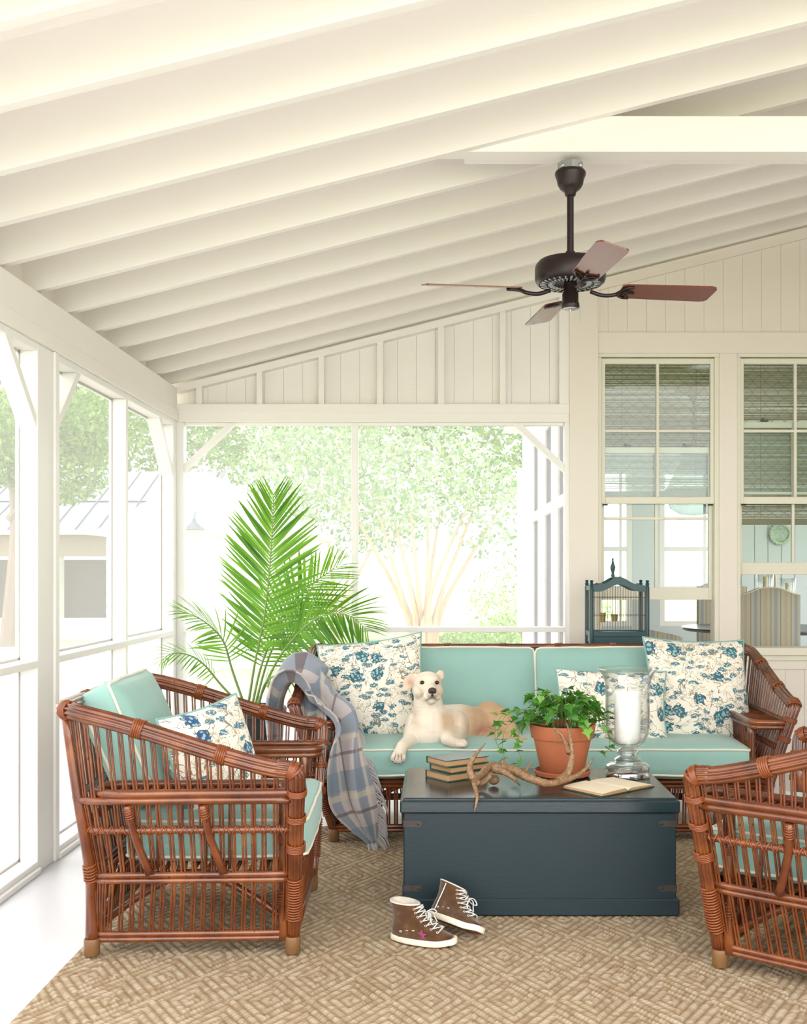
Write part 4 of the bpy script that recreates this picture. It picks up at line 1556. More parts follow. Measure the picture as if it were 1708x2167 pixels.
# ------------------------------------------------------------------ antlers
def antler_mat():
    t = NT('deer_antler')
    co = t.coord('Object')
    g = t.noise(t.coord('Object', (30, 30, 30)), 2, 4, .6, 1.5)
    b_ = t.noise(co, 5, 2)
    c = t.ramp(g, [(.3, (.075, .040, .018)), (.5, (.20, .115, .055)), (.7, (.36, .25, .14))])
    c = t.mix(t.math('MULTIPLY', b_, .45), c, (.28, .13, .045))
    t.bump(g, .5, .006)
    return t.fin(c, .5)
MAT['antler'] = antler_mat()
an = thing('antlers', 'pair of brown deer antlers lying across the trunk top', 'antlers', (0, 0, 0))
def horn(pts, r0, r1, name='tine', p=1.0, parent=None, n=10):
    path = catmull([px(*q) for q in pts], 7)
    k = len(path) - 1
    rs = [max(.0012, lerp(r0, r1, (i / k) ** p)) * (1 + .06 * math.sin(i * 2.3)) for i in range(k + 1)]
    m = MB(); m.tube(path, rs, n)
    return m.build(name, MAT['antler'], parent or an, smooth='all')
lb = horn([(1073, 1628, 4.52), (1040, 1622, 4.50), (1018, 1640, 4.42), (1004, 1655, 4.33), (1010, 1685, 4.262), (1004, 1718, 4.235)], .021, .0025, 'left_beam', 1.2)
horn([(1012, 1660, 4.36), (997, 1640, 4.36), (995, 1618, 4.37), (1008, 1596, 4.38), (1028, 1572, 4.38)], .017, .0015, 'tine', 1.6, lb)
horn([(1046, 1628, 4.47), (1068, 1634, 4.40), (1088, 1648, 4.38), (1101, 1663, 4.41)], .017, .002, 'tine', 1.3, lb)
horn([(1040, 1640, 4.46), (1018, 1658, 4.44), (1008, 1650, 4.42)], .014, .006, 'tine', 1.0, lb)
sk = MB()
sk.ball(px(1045, 1650, 4.52), (.024, .022, .022), 14, 10); sk.build('skull_plate', MAT['antler'], an, smooth='all')
sk = MB(); sk.lathe([(0, 0), (.026, .0), (.030, .006), (.026, .014), (0, .016)], px(1068, 1622, 4.52), 14, Matrix.Rotation(R(60), 3, 'Y')); sk.build('burr', MAT['antler'], an, smooth=True)
rb = horn([(1062, 1624, 4.52), (1090, 1632, 4.47), (1122, 1647, 4.43), (1160, 1658, 4.42), (1192, 1652, 4.44), (1222, 1640, 4.46), (1244, 1622, 4.46), (1256, 1603, 4.45)], .021, .002, 'right_beam', 1.7)
horn([(1182, 1653, 4.44), (1202, 1636, 4.47), (1210, 1604, 4.49), (1208, 1566, 4.50), (1199, 1530, 4.50)], .018, .002, 'tine', 1.5, rb)
horn([(1205, 1594, 4.49), (1198, 1572, 4.52), (1184, 1550, 4.53), (1172, 1540, 4.54)], .013, .003, 'tine', 1.2, rb)
horn([(1108, 1638, 4.46), (1118, 1624, 4.48), (1128, 1611, 4.49)], .010, .002, 'tine', 1.0, rb)

# ------------------------------------------------------------------ terracotta pot with ivy
MAT['terracotta'] = plain('terracotta', (.36, .105, .040), .75, var=.14, scale=9, bump=.08)
MAT['soil'] = plain('potting_soil', (.03, .022, .015), .95)
PC = Vector(((1190 - CX) * 4.75 / FPX, 4.75, TZ + .001))
iv = thing('potted_ivy', 'trailing ivy in a terracotta pot on the trunk', 'potted plant', PC)
m = MB(); m.lathe([(0, 0), (.108, 0), (.122, .008), (.126, .024), (.121, .028), (.112, .014), (0, .012)], (0, 0, 0), 40); m.build('saucer', MAT['terracotta'], iv, smooth=True)
m = MB(); m.lathe([(0, .0145), (.092, .0145), (.096, .018), (.128, .165), (.1275, .17), (.139, .172), (.148, .226), (.146, .231), (.136, .231), (.132, .20), (0, .20)], (0, 0, 0), 44); m.build('pot', MAT['terracotta'], iv, smooth=True)
m = MB(); m.lathe([(0, .205), (.08, .208), (.1315, .202)], (0, 0, 0), 24); m.build('soil', MAT['soil'], iv)

def ivy_leaf_mat():
    t = NT('ivy_leaf')
    oi = t.n('ShaderNodeObjectInfo').outputs['Random']
    c = t.ramp(oi, [(0, (.018, .105, .010)), (.55, (.045, .20, .018)), (.85, (.13, .36, .04)), (1, (.26, .52, .08))])
    v = t.noise(t.coord('Object'), 70, 2)
    c = t.mix(t.math('MULTIPLY', v, .3), c, (.10, .28, .05))
    tl = t.n('ShaderNodeBsdfTranslucent', None, Color=t.mix(.5, c, (.25, .50, .05)))
    t.set(t.b.inputs['Base Color'], c); t.b.inputs['Roughness'].default_value = .38
    mx = t.n('ShaderNodeMixShader', None, i0=.28, i1=t.b, i2=tl)
    t.t.links.new(mx.outputs[0], t.out.inputs[0])
    return t.mat
MAT['ivy'] = ivy_leaf_mat()
MAT['vine'] = plain('ivy_stem', (.16, .22, .07), .6, var=.3, scale=20)
# one five-lobed leaf, folded along the midrib
lobes = [(0, -.10), (.20, -.22), (.46, -.16), (.40, .08), (.66, .22), (.36, .38), (.20, .52), (.0, 1.0)]
outl = lobes + [(-a, b_) for a, b_ in lobes[-2:0:-1]]
mleaf = []
for var in range(2):
    m = MB()
    k = len(outl)
    vs_ = [(a, b_, abs(a) * .22 - (b_ * b_) * (.12 + .1 * var)) for a, b_ in outl] + [(0, .16, .0)]
    m.add(vs_, [(i, (i + 1) % k, k) for i in range(k)])
    mleaf.append(m.mesh('ivy_leaf', MAT['ivy']))
rr = random.Random(21)
vine_paths = []
for k in range(34):       # bushy dome
    a = rr.uniform(0, 2 * math.pi); e = rr.uniform(.2, 1.0)
    rad = .08 + .13 * e
    hgt = .235 + .11 * (1 - e * .75) + rr.uniform(-.02, .045)
    p0 = Vector((math.cos(a) * .05, math.sin(a) * .05, .20))
    p1 = Vector((math.cos(a) * rad * .6, math.sin(a) * rad * .6, hgt))
    p2 = Vector((math.cos(a) * rad * 1.15, math.sin(a) * rad * 1.05, hgt - .02 - .05 * e))
    vine_paths.append(catmull([p0, p1, p2], 5))
trail = [[(-.08, 0, .23), (-.18, -.02, .26), (-.25, -.03, .22), (-.27, -.04, .14), (-.26, -.05, .08)],
         [(-.06, -.03, .23), (-.16, -.05, .28), (-.25, -.06, .28), (-.29, -.07, .21)],
         [(-.07, -.04, .23), (-.17, -.06, .24), (-.21, -.07, .15), (-.19, -.08, .09), (-.21, -.07, .045)],
         [(-.08, .03, .23), (-.2, .03, .29), (-.28, .02, .25), (-.30, .01, .17), (-.27, 0, .10)],
         [(.07, 0, .23), (.14, -.02, .27), (.19, -.03, .22), (.205, -.04, .14), (.18, -.05, .10)],
         [(.07, .03, .23), (.15, .03, .30), (.19, .03, .26)],
         [(.02, -.09, .22), (.02, -.16, .24), (.015, -.175, .17)],
         [(-.04, -.09, .22), (-.05, -.165, .22), (-.045, -.17, .16)]]
for tp in trail:
    vine_paths.append(catmull([Vector(p) for p in tp], 6))
nleaf = 0
for vi, path in enumerate(vine_paths):
    m = MB(); m.tube(path, .0016, 5); m.build('vine', MAT['vine'], iv, smooth='all')
    long_ = vi >= 34
    L = len(path)
    num = 7 if not long_ else 11
    for q in range(num):
        if nleaf >= 296:
            break
        f = (q + .6) / num if long_ else .35 + .65 * (q + 1) / num
        p = path[min(L - 1, int(f * (L - 1)))] + Vector((rr.uniform(-.018, .018), rr.uniform(-.018, .018), rr.uniform(-.006, .018)))
        s = rr.uniform(.020, .034) * (1 if not long_ else .85)
        yaw = math.atan2(p.y, p.x) - math.pi / 2 + rr.uniform(-.9, .9)
        M = Matrix.Translation(p) @ Matrix.Rotation(yaw, 4, 'Z') @ Matrix.Rotation(rr.uniform(-1.25, .5), 4, 'X') @ Matrix.Rotation(rr.uniform(-.5, .5), 4, 'Y') @ Matrix.Scale(s * 1.55, 4)
        inst('leaf', mleaf[rr.randrange(2)], iv, M)
        nleaf += 1

# ------------------------------------------------------------------ glass hurricane with candle
def real_glass(name):
    t = NT(name)
    return t.fin((.97, .99, .99), .01, Transmission_Weight=1.0, IOR=1.45)
def clear_glass(name='clear_glass', lo=.06):
    t = NT(name)
    t.t.nodes.remove(t.b)
    tr = t.n('ShaderNodeBsdfTransparent', None, Color=(.985, .995, .995))
    gl = t.n('ShaderNodeBsdfGlossy', None, Roughness=.02)
    m = t.n('ShaderNodeMixShader', None, i0=sheen(t, lo, .9, 2.4), i1=tr, i2=gl)
    t.t.links.new(m.outputs[0], t.out.inputs[0])
    return t.mat
MAT['glass'] = clear_glass()
MAT['thick_glass'] = clear_glass('thick_glass_foot', .30)
MAT['wax'] = NT('candle_wax').fin((.86, .85, .82), .45, Subsurface_Weight=.3)
HC = Vector(((1328 - CX) * 4.72 / FPX, 4.72, TZ + .001))
hu = thing('hurricane_vase', 'tall clear glass footed hurricane on the trunk', 'vase', HC)
m = MB()
m.lathe([(0, 0), (.092, 0), (.099, .006), (.099, .022), (.094, .030), (.097, .036), (.096, .052), (.088, .060), (.060, .066), (.055, .074), (.060, .080), (.046, .090), (.034, .096),
         (.045, .104), (.050, .113), (.045, .122), (.032, .128), (.030, .132), (0, .132)], (0, 0, 0), 48)
m.build('foot', MAT['thick_glass'], hu, smooth=True)
outer = [(.018, .1325), (.050, .140), (.076, .158), (.092, .190), (.097, .225), (.097, .33), (.0965, .372), (.101, .378), (.100, .386), (.0975, .392), (.101, .420), (.112, .452), (.127, .473), (.129, .478), (.126, .481)]
inner = [(.123, .474), (.1075, .452), (.0965, .420), (.093, .390), (.092, .372), (.0925, .225), (.0875, .192), (.072, .163), (.048, .147), (0, .143)]
m = MB(); m.lathe([(0, .1325)] + outer + inner, (0, 0, 0), 56)
m.build('bowl', MAT['glass'], hu, smooth='all')
cd = thing('pillar_candle', 'white pillar candle inside the glass hurricane', 'candle', HC + Vector((0, 0, .152)))
m = MB(); m.lathe([(0, 0), (.055, 0), (.0575, .004), (.0575, .225), (.054, .232), (.03, .229), (0, .226)], (0, 0, 0), 36); m.build('wax', MAT['wax'], cd, smooth=True)
m = MB(); m.tube([(0, 0, .225), (.001, 0, .238), (.003, 0, .246)], .0015, 6); m.build('wick', MAT['hidden'], cd)

# ------------------------------------------------------------------ sneakers
def suede():
    t = NT('brown_suede')
    co = t.coord('Object')
    n = t.noise(co, 22, 4, .6); f = t.noise(co, 400, 2)
    c = t.ramp(n, [(.3, (.050, .022, .009)), (.55, (.092, .044, .018)), (.75, (.16, .085, .040))])
    t.bump(t.math('ADD', t.math('MULTIPLY', f, .3), n), .3, .006)
    return t.fin(c, .95, spec=.1, Sheen_Weight=.4)
MAT['suede'] = suede()
MAT['rubber'] = plain('aged_white_rubber', (.72, .66, .52), .6, var=.12, scale=14)
MAT['tread'] = plain('gum_tread', (.20, .075, .035), .8, scale=50)
MAT['lace'] = plain('grey_cotton_lace', (.55, .54, .50), .9, scale=90)
MAT['fleece'] = plain('shearling_lining', (.66, .60, .52), .95, var=.2, scale=60, bump=.6)
MAT['eyelet'] = plain('white_metal_eyelet', (.75, .75, .74), .35, .6)
MAT['magenta'] = plain('magenta_leather_star', (.30, .05, .15), .35, var=.3, scale=40)
def sneaker(label, M, mirror=1, zipper=False):
    """toe towards +x, heel at x=0, sole on z=0"""
    sh = thing('sneaker', label, 'shoe', (0, 0, 0), 0, 'pair of sneakers')
    Ls = .262
    def plan(f, n=32):
        pts = []
        for k in range(n):
            a = 2 * math.pi * k / n
            x = Ls / 2 - math.cos(a) * Ls / 2
            fx = x / Ls
            w = .034 + .012 * math.sin(math.pi * min(1, fx * 1.15)) + .006 * sstep(.4, .75, fx)
            y = math.sin(a) * w / max(.35, abs(math.sin(a)) ** .45) if abs(math.sin(a)) > 1e-6 else 0
            pts.append((Ls / 2 + (x - Ls / 2) * f, y * f * mirror))
        return pts
    m = MB()
    rings = [(.0, .96, 0), (.003, 1.0, 0), (.026, 1.0, 0), (.030, .985, 0), (.030, .90, 0)]
    n = 32
    vs_, fs = [], []
    for z, f, _ in rings:
        for (x, y) in plan(f):
            lift = .012 * sstep(.72, 1.0, x / Ls) + .004 * sstep(.25, 0, x / Ls) if False else .012 * sstep(.75, 1.0, x / Ls)
            vs_.append((x, y, z + lift))
    for i in range(len(rings) - 1):
        for k in range(n):
            fs.append((i * n + k, i * n + (k + 1) % n, (i + 1) * n + (k + 1) % n, (i + 1) * n + k))
    m.add(vs_, fs)
    m.build('sole', MAT['rubber'], sh, smooth=True)
    m = MB(); m.add([(x, y, -.0005 + .012 * sstep(.75, 1.0, x / Ls)) for x, y in plan(.97)], [tuple(range(n))]); m.build('tread', MAT['tread'], sh)
    # upper: stacked rings whose toe end draws back with height
    prof = [(.026, .006, .250, .041), (.040, .003, .250, .0415), (.054, .003, .238, .040), (.066, .004, .215, .038), (.078, .006, .190, .0365), (.092, .008, .168, .035), (.110, .010, .150, .034), (.130, .010, .136, .0335), (.150, .007, .127, .034), (.170, .002, .121, .0355), (.186, -.004, .117, .0365)]
    nn = 28
    def ring_pt(row, a):
        z, x0, x1, w = row
        cx_ = (x0 + x1) / 2; rx = (x1 - x0) / 2
        ca, sa = math.cos(a), math.sin(a)
        e = .8
        x = cx_ - rx * math.copysign(abs(ca) ** e, ca)
        fx = (x - x0) / (x1 - x0)
        wl = w * (1 - .25 * sstep(.55, 1, fx) + .06 * math.sin(fx * math.pi)) * (1 if z < .06 else 1 - .12 * fx)
        y = wl * math.copysign(abs(sa) ** .85, sa) * mirror
        zz_ = z + (.012 * sstep(.78, 1, x / Ls) if z < .05 else 0) + (.010 * (1 - fx) if z > .16 else 0)
        return Vector((x, y, zz_))
    vs_, fs = [], []
    for row in prof:
        for k in range(nn):
            vs_.append(ring_pt(row, 2 * math.pi * k / nn))
    np_ = len(prof)
    for i in range(np_ - 1):
        for k in range(nn):
            fs.append((i * nn + k, i * nn + (k + 1) % nn, (i + 1) * nn + (k + 1) % nn, (i + 1) * nn + k))
    m = MB(); m.add(vs_, fs)
    up = m.build('upper', MAT['suede'], sh, smooth='all')
    # lining
    lin = [(.192, -.003, .116, .036), (.193, .004, .110, .031), (.15, .012, .120, .029), (.09, .015, .15, .028), (.05, .02, .20, .030), (.045, .06, .12, .01)]
    vs_, fs = [], []
    for row in [prof[-1]] + lin:
        for k in range(nn):
            vs_.append(ring_pt(row, 2 * math.pi * k / nn))
    for i in range(len(lin)):
        for k in range(nn):
            fs.append((i * nn + k, i * nn + (k + 1) % nn, (i + 1) * nn + (k + 1) % nn, (i + 1) * nn + k))
    m = MB(); m.add(vs_, fs); m.build('lining', MAT['fleece'], sh, smooth='all', label='cream shearling lining')
    # laces criss-crossing the instep
    inst_ = [(.066, .215), (.078, .190), (.092, .168), (.110, .150), (.130, .136), (.150, .127), (.168, .121)]
    for i in range(len(inst_)):
        z, x = inst_[i]
        z2, x2 = inst_[min(i + 1, len(inst_) - 1)]
        for sd in (1, -1):
            w = .021
            a = Vector((x - .014, sd * w, z + .004)); b_ = Vector((x2 - .014 if i < len(inst_) - 1 else x - .014, -sd * w, z2 + .004))
            mid = (a + b_) / 2 + Vector((.018, 0, .012))
            m = MB(); m.tube(catmull([a, a.lerp(mid, .6) + Vector((.004, 0, .004)), mid, b_.lerp(mid, .6) + Vector((.004, 0, .004)), b_], 3), .0028, 6)
            m.build('lace', MAT['lace'], sh, smooth='all')
            m = MB(); q = Vector((x - .018, sd * (w + .003), z + .003))
            m.tube([q + Vector((.0045 * math.cos(t_), 0, .0045 * math.sin(t_))) + Vector((0, sd * .001, 0)) for t_ in [k * math.pi / 4 for k in range(8)]], .0014, 5, closed=True)
            m.build('eyelet', MAT['eyelet'], up, smooth='all')
    # bow
    for sd in (1, -1):
        m = MB(); q = Vector((.138, 0, .150))
        m.tube(catmull([q, q + Vector((.02, sd * .018, .012)), q + Vector((.03, sd * .035, -.008)), q + Vector((.018, sd * .024, -.014)), q], 4), .003, 6)
        m.build('lace_bow', MAT['lace'], sh, smooth='all')
        m = MB(); m.tube(catmull([q, q + Vector((.025, sd * .01, 0)), q + Vector((.03, sd * .02, -.03)), q + Vector((.04, sd * .018, -.05))], 4), .0025, 6)
        m.build('lace_end', MAT['lace'], sh, smooth='all')
    # side: vent eyelets and star
    sd = -1
    for x, z in ((.055, .058), (.080, .064), (.105, .068)):
        yv = max(abs(ring_pt(prof[3], 2 * math.pi * k / nn).y) for k in range(nn)) * .93
        m = MB()
        m.tube([Vector((x + .0042 * math.cos(t_), sd * (yv + .0015), z + .0042 * math.sin(t_))) for t_ in [k * math.pi / 5 for k in range(10)]], .0016, 5, closed=True)
        m.build('vent_eyelet', MAT['eyelet'], up, smooth='all')
    if not zipper:
        star = []
        for k in range(10):
            r_ = .027 if k % 2 == 0 else .012
            a = math.pi / 2 + k * math.pi / 5
            star.append((r_ * math.cos(a), r_ * math.sin(a) * .85))
        m = MB(); m.prism(star, .003, Matrix.Translation((.140, -.0385, .056)) @ Matrix.Rotation(R(90), 4, 'X') @ Matrix.Rotation(R(-10), 4, 'Y'))
        m.build('star_patch', MAT['magenta'], up, label='magenta leather star')
    else:
        m = MB()
        zp = [Vector((.045, -.0375, .035)), Vector((.048, -.0375, .09)), Vector((.05, -.036, .14)), Vector((.052, -.0375, .186))]
        m.tube(catmull(zp, 4), .0022, 5); m.build('zipper', MAT['eyelet'], up, smooth='all')
    sh.matrix_world = M @ Matrix.Diagonal((1, 1.10, .74, 1))
    return sh
def frame_from(heel, toe, up):
    x = (Vector(toe) - Vector(heel)).normalized(); u = Vector(up); z = (u - x * u.dot(x)).normalized(); y = z.cross(x)
    M = Matrix((x, y, z)).transposed().to_4x4(); M.translation = Vector(heel); return M
sneaker('brown suede high-top sneaker with a magenta star, flat on the rug before the trunk', frame_from((-.190, 4.02, RUG), (.055, 3.925, RUG), (0, 0, 1)))
sneaker('brown suede high-top sneaker tipped on its side against its mate', frame_from((-.050, 4.15, .050), (.135, 3.985, .036), (-.05, .80, 1)), zipper=True)

# ================================================================== THE DOG
def build_dog():
    raw = MB()
    def chain(pts, step=.018):
        """(px,py,Y,r[,squash]) chain of overlapping balls"""
        P_ = [(px(a, b_, c), r_) for a, b_, c, r_ in pts]
        for (p0, r0), (p1, r1) in zip(P_[:-1], P_[1:]):
            n = max(2, int((p1 - p0).length / step))
            for k in range(n + 1):
                t = k / n
                raw.ball(p0.lerp(p1, t), lerp(r0, r1, t), 12, 8)
    def blob(a, b_, c, r, rot=None):
        raw.ball(px(a, b_, c), r, 16, 12, rot)
    # trunk: deep chest -> ribs -> loin -> rump
    chain([(915, 1540, 5.57, .122), (940, 1542, 5.64, .128), (975, 1540, 5.72, .128), (1005, 1540, 5.79, .112), (1035, 1532, 5.86, .112)])
    blob(912, 1552, 5.54, (.13, .09, .085))
    # shoulders
    blob(965, 1540, 5.60, (.07, .08, .095)); blob(878, 1545, 5.60, (.055, .08, .095))
    # neck
    chain([(912, 1525, 5.575, .098), (907, 1500, 5.57, .082), (905, 1476, 5.565, .074)])
    # skull, cheeks, brow
    blob(904, 1449, 5.545, (.078, .082, .062)); blob(905, 1438, 5.54, (.066, .065, .042))
    blob(886, 1462, 5.53, (.034, .050, .040)); blob(925, 1462, 5.53, (.034, .050, .040))
    # muzzle and jaw
    chain([(908, 1458, 5.50, .042), (913, 1463, 5.445, .036), (915, 1466, 5.410, .031)], .01)
    blob(904, 1474, 5.445, (.022, .04, .020)); blob(925, 1474, 5.445, (.022, .04, .020))
    chain([(912, 1479, 5.49, .028), (914, 1481, 5.435, .022)], .01)
    # ears: folded flaps
    def flap(poly, thick):
        P3 = [px(*q) for q in poly]
        for i in range(len(P3) - 2):
            a, b_, c = P3[0], P3[i + 1], P3[i + 2]
            for u in range(9):
                for v in range(9 - u):
                    p = a + (b_ - a) * (u / 8) + (c - a) * (v / 8)
                    raw.ball(p, thick, 6, 4)
    flap([(884, 1427, 5.56), (868, 1427, 5.570), (856, 1438, 5.565), (853, 1462, 5.540), (862, 1460, 5.535), (876, 1448, 5.545)], .0065)
    flap([(925, 1426, 5.57), (931, 1420, 5.58), (937, 1422, 5.58), (938, 1434, 5.57), (931, 1438, 5.56)], .0075)
    # viewer-left foreleg hanging over the seat edge
    chain([(880, 1550, 5.57, .066), (870, 1566, 5.50, .044), (860, 1573, 5.43, .035), (851, 1580, 5.375, .031), (846, 1592, 5.350, .031)], .012)
    for k, (dx_, l_) in enumerate(((-11, 0), (-4, 4), (4, 5), (11, 1))):
        chain([(845 + dx_ * .7, 1594, 5.348, .0155), (843 + dx_, 1602 + l_, 5.338, .0135), (842 + dx_, 1607 + l_, 5.343, .0115)], .006)
    # viewer-right foreleg, wrist folded, paw turned under to the right
    chain([(965, 1548, 5.58, .060), (963, 1562, 5.50, .045), (948, 1560, 5.435, .037), (946, 1564, 5.415, .034), (958, 1571, 5.41, .027), (972, 1574, 5.415, .024)], .012)
    for k, (dy_, l_) in enumerate(((-4, 0), (-1, 3), (2, 3), (4, 0))):
        chain([(972, 1573 + dy_ * .6, 5.415 - .006 * k, .0145), (982 + l_, 1573 + dy_, 5.415 - .008 * k, .0125)], .006)
    # hind quarters: near thigh raised, lower leg along the seat
    chain([(1035, 1524, 5.84, .105), (1055, 1530, 5.80, .085), (1072, 1545, 5.74, .060), (1082, 1558, 5.70, .042)])
    chain([(1010, 1556, 5.72, .055), (1040, 1560, 5.66, .042), (1072, 1565, 5.60, .032), (1092, 1568, 5.56, .027), (1108, 1570, 5.53, .024)])
    chain([(1060, 1545, 5.92, .04), (1085, 1562, 5.93, .026), (1110, 1568, 5.90, .016), (1128, 1570, 5.86, .010)])    # tail
    src = bpy.data.objects.new('dog_source', raw.mesh('dog_source', MAT['hidden']))
    COL.objects.link(src)
    rm = src.modifiers.new('r', 'REMESH'); rm.mode = 'VOXEL'; rm.voxel_size = .0048
    sm = src.modifiers.new('s', 'SMOOTH'); sm.factor = .5; sm.iterations = 3
    dg = bpy.context.evaluated_depsgraph_get()
    me = bpy.data.meshes.new_from_object(src.evaluated_get(dg))
    bpy.data.objects.remove(src)
    me.name = 'dog'
    o = bpy.data.objects.new('dog', me)
    COL.objects.link(o)
    me.shade_smooth()
    # coat colours as a point attribute
    n = len(me.vertices)
    co = np.zeros(n * 3, dtype=np.float32); me.vertices.foreach_get('co', co); co = co.reshape(-1, 3)
    X = co[:, 0] * FPX / co[:, 1] + CX
    Z = CY - (co[:, 2] - EYE) * FPX / co[:, 1]
    Yv = co[:, 1]
    white = np.array([.76, .68, .56]); tan = np.array([.48, .285, .135]); pink = np.array([.36, .15, .115])
    def ss(a, b_, x):
        t = np.clip((x - a) / (b_ - a), 0, 1); return t * t * (3 - 2 * t)
    k = ss(955, 1010, X) * .85                                   # tan towards the rump
    k = np.maximum(k, .6 * ss(922, 942, X) * (1 - ss(960, 985, X)) * ss(1492, 1515, Z) * (1 - ss(1535, 1562, Z)))     # shoulder patch
    k = np.maximum(k, .45 * (1 - ss(872, 882, X)) * (1 - ss(1462, 1470, Z)))    # ear
    k = np.maximum(k, .42 * ss(918, 932, X) * (1 - ss(1470, 1485, Z)))
    k = np.maximum(k, .30 * np.exp(-((X - 890) / 9) ** 2 - ((Z - 1434) / 10) ** 2) * (Yv < 5.56))
    k = np.maximum(k, .35 * np.exp(-((X - 880) / 8) ** 2 - ((Z - 1520) / 30) ** 2))           # cheek
    k = np.maximum(k, .18 * (1 - ss(885, 897, X)) * (1 - ss(1470, 1500, Z)))
    k = k * (1 - .8 * ss(1556, 1566, Z) * (1 - ss(990, 1000, X)))                # pale legs
    k = k * (1 - .6 * np.exp(-((X - 962) / 16) ** 2 - ((Z - 1498) / 14) ** 2))       # paler patch on the back
    nz = np.array([mnoise.noise(Vector(c) * 26) for c in co])
    k = np.clip(k + nz * .10, 0, 1)[:, None]
    col = white * (1 - k) + tan * k
    pk = (np.exp(-((X - 1022) / 20) ** 2 - ((Z - 1544) / 11) ** 2) * .85)[:, None]
    col = col * (1 - pk) + pink * pk
    ear = (np.exp(-((X - 868) / 7) ** 2 - ((Z - 1444) / 9) ** 2) * .75)[:, None] * (Yv < 5.562)[:, None]
    col = col * (1 - ear) + np.array([.42, .20, .15]) * ear
    lip = (np.exp(-((X - 915) / 9) ** 2 - ((Z - 1474) / 5) ** 2) * .75 * (Yv < 5.44))[:, None]
    col = col * (1 - lip) + np.array([.12, .05, .05]) * lip
    for ex in (893, 925):
        e = (np.exp(-((X - ex) / 6) ** 2 - ((Z - 1444) / 4.5) ** 2) * .55 * (Yv < 5.52))[:, None]
        col = col * (1 - e) + np.array([.30, .14, .07]) * e
    at = me.color_attributes.new('coat', 'FLOAT_COLOR', 'POINT')
    at.data.foreach_set('color', np.concatenate([col, np.ones((n, 1))], 1).astype(np.float32).ravel())
    t = NT('short_fawn_coat')
    ca = t.n('ShaderNodeAttribute', {'attribute_name': 'coat'}).outputs[0]
    f = t.noise(t.coord('Object', (300, 300, 90)), 1.5, 3)
    c = t.mix(t.math('MULTIPLY', f, .12), ca, (.36, .25, .16))
    t.bump(f, .18, .004)
    mt = t.fin(c, .6, spec=.25, Sheen_Weight=.2)
    me.materials.clear(); me.materials.append(mt)
    tag(o, 'cream and tan short-haired dog lying on the sofa, looking ahead', 'dog')
    MAT['dog_eye'] = plain('dark_brown_eye', (.018, .008, .004), .08, scale=30)
    MAT['dog_nose'] = plain('dark_nose', (.035, .018, .018), .35, scale=60, bump=.3)
    MAT['dog_lip'] = plain('brown_lip_line', (.10, .05, .04), .6)
    # eyes
    for ex in (893.5, 924.5):
        # find the surface depth at the eye
        sel = (np.abs(X - ex) < 3) & (np.abs(Z - 1444.5) < 3)
        yy = Yv[sel].min() if sel.any() else 5.47
        e = MB(); e.ball(px(ex, 1444.5, yy + .0035), (.0118, .008, .0100), 14, 10)
        e.build('eye', MAT['dog_eye'], o, smooth='all')
    sel = (np.abs(X - 915) < 4) & (np.abs(Z - 1464) < 4)
    yn = Yv[sel].min()
    nn = MB()
    nn.ball(px(915, 1461, yn + .006), (.0215, .014, .0155), 16, 10); nn.ball(px(911, 1464, yn + .004), (.012, .010, .010), 12, 8); nn.ball(px(919, 1464, yn + .004), (.012, .010, .010), 12, 8)
    nn.ball(px(915, 1469, yn + .006), (.008, .008, .014), 10, 8)
    nn.build('nose', MAT['dog_nose'], o, smooth='all')
    def surf(a, b_):
        sl = (np.abs(X - a) < 3.0) & (np.abs(Z - b_) < 3.0)
        return px(a, b_, (Yv[sl].min() if sl.any() else 5.45) - .0008)
    for pts in ([(915, 1473), (910, 1478), (903, 1482), (895, 1484)], [(915, 1473), (920, 1478), (925, 1481), (929, 1482)]):
        mo = MB(); mo.tube(catmull([surf(*q) for q in pts], 4), [.0020, .0019, .0018, .0017, .0016, .0015, .0013, .0012, .0011, .0010, .0009, .0008, .0006], 5); mo.build('mouth_line', MAT['dog_lip'], o, smooth='all')
    MAT['toe_shade'] = plain('painted_toe_shade', (.30, .19, .13), .8)  # darker lines painted for the shade between the toes
    for dx_ in (-7.5, 0, 7.5):
        cr = MB(); cr.tube([surf(843 + dx_ * .8, 1595), surf(843 + dx_ * .9, 1601), surf(842 + dx_, 1608)], [.0006, .0017, .0017], 5)
        cr.build('toe_shade_line', MAT['toe_shade'], o, smooth='all')
    for dx_, l_ in ((-11, 0), (-4, 4), (4, 5), (11, 1)):
        cl = MB(); cl.tube([px(842 + dx_, 1608 + l_, 5.337), px(842 + dx_, 1613 + l_, 5.337)], [.0035, .001], 6)
        cl.build('claw', MAT['dog_nose'], o)
build_dog()

# ================================================================== CEILING FAN
def fan_wood(name, a, b_):
    t = NT(name)
    g = t.noise(t.coord('Object', (4, 60, 60)), 2.5, 4, .6, .6)
    return t.fin(t.mix(g, a, b_), .28, Coat_Weight=.5, Coat_Roughness=.1)
MAT['bronze'] = plain('oil_rubbed_bronze', (.022, .012, .012), .35, .35, var=.2, scale=20)
MAT['mahogany'] = fan_wood('mahogany_blade', (.10, .022, .012), (.20, .052, .028))
MAT['galv'] = plain('galvanised_steel', (.42, .43, .44), .35, .8, var=.2, scale=30)
FX, FY = .566, 4.68
fan = thing('ceiling_fan', 'dark bronze ceiling fan with four mahogany blades hanging from the tie beam', 'ceiling fan', (FX, FY, 0))
zf = lambda y: EYE - (y - CY) * FY / FPX
m = MB()
m.lathe([(.0, zf(346)), (.056, zf(346)), (.056, zf(369)), (0, zf(369))], (0, 0, 0), 8)
jb = m.build('junction_box', MAT['galv'], fan)
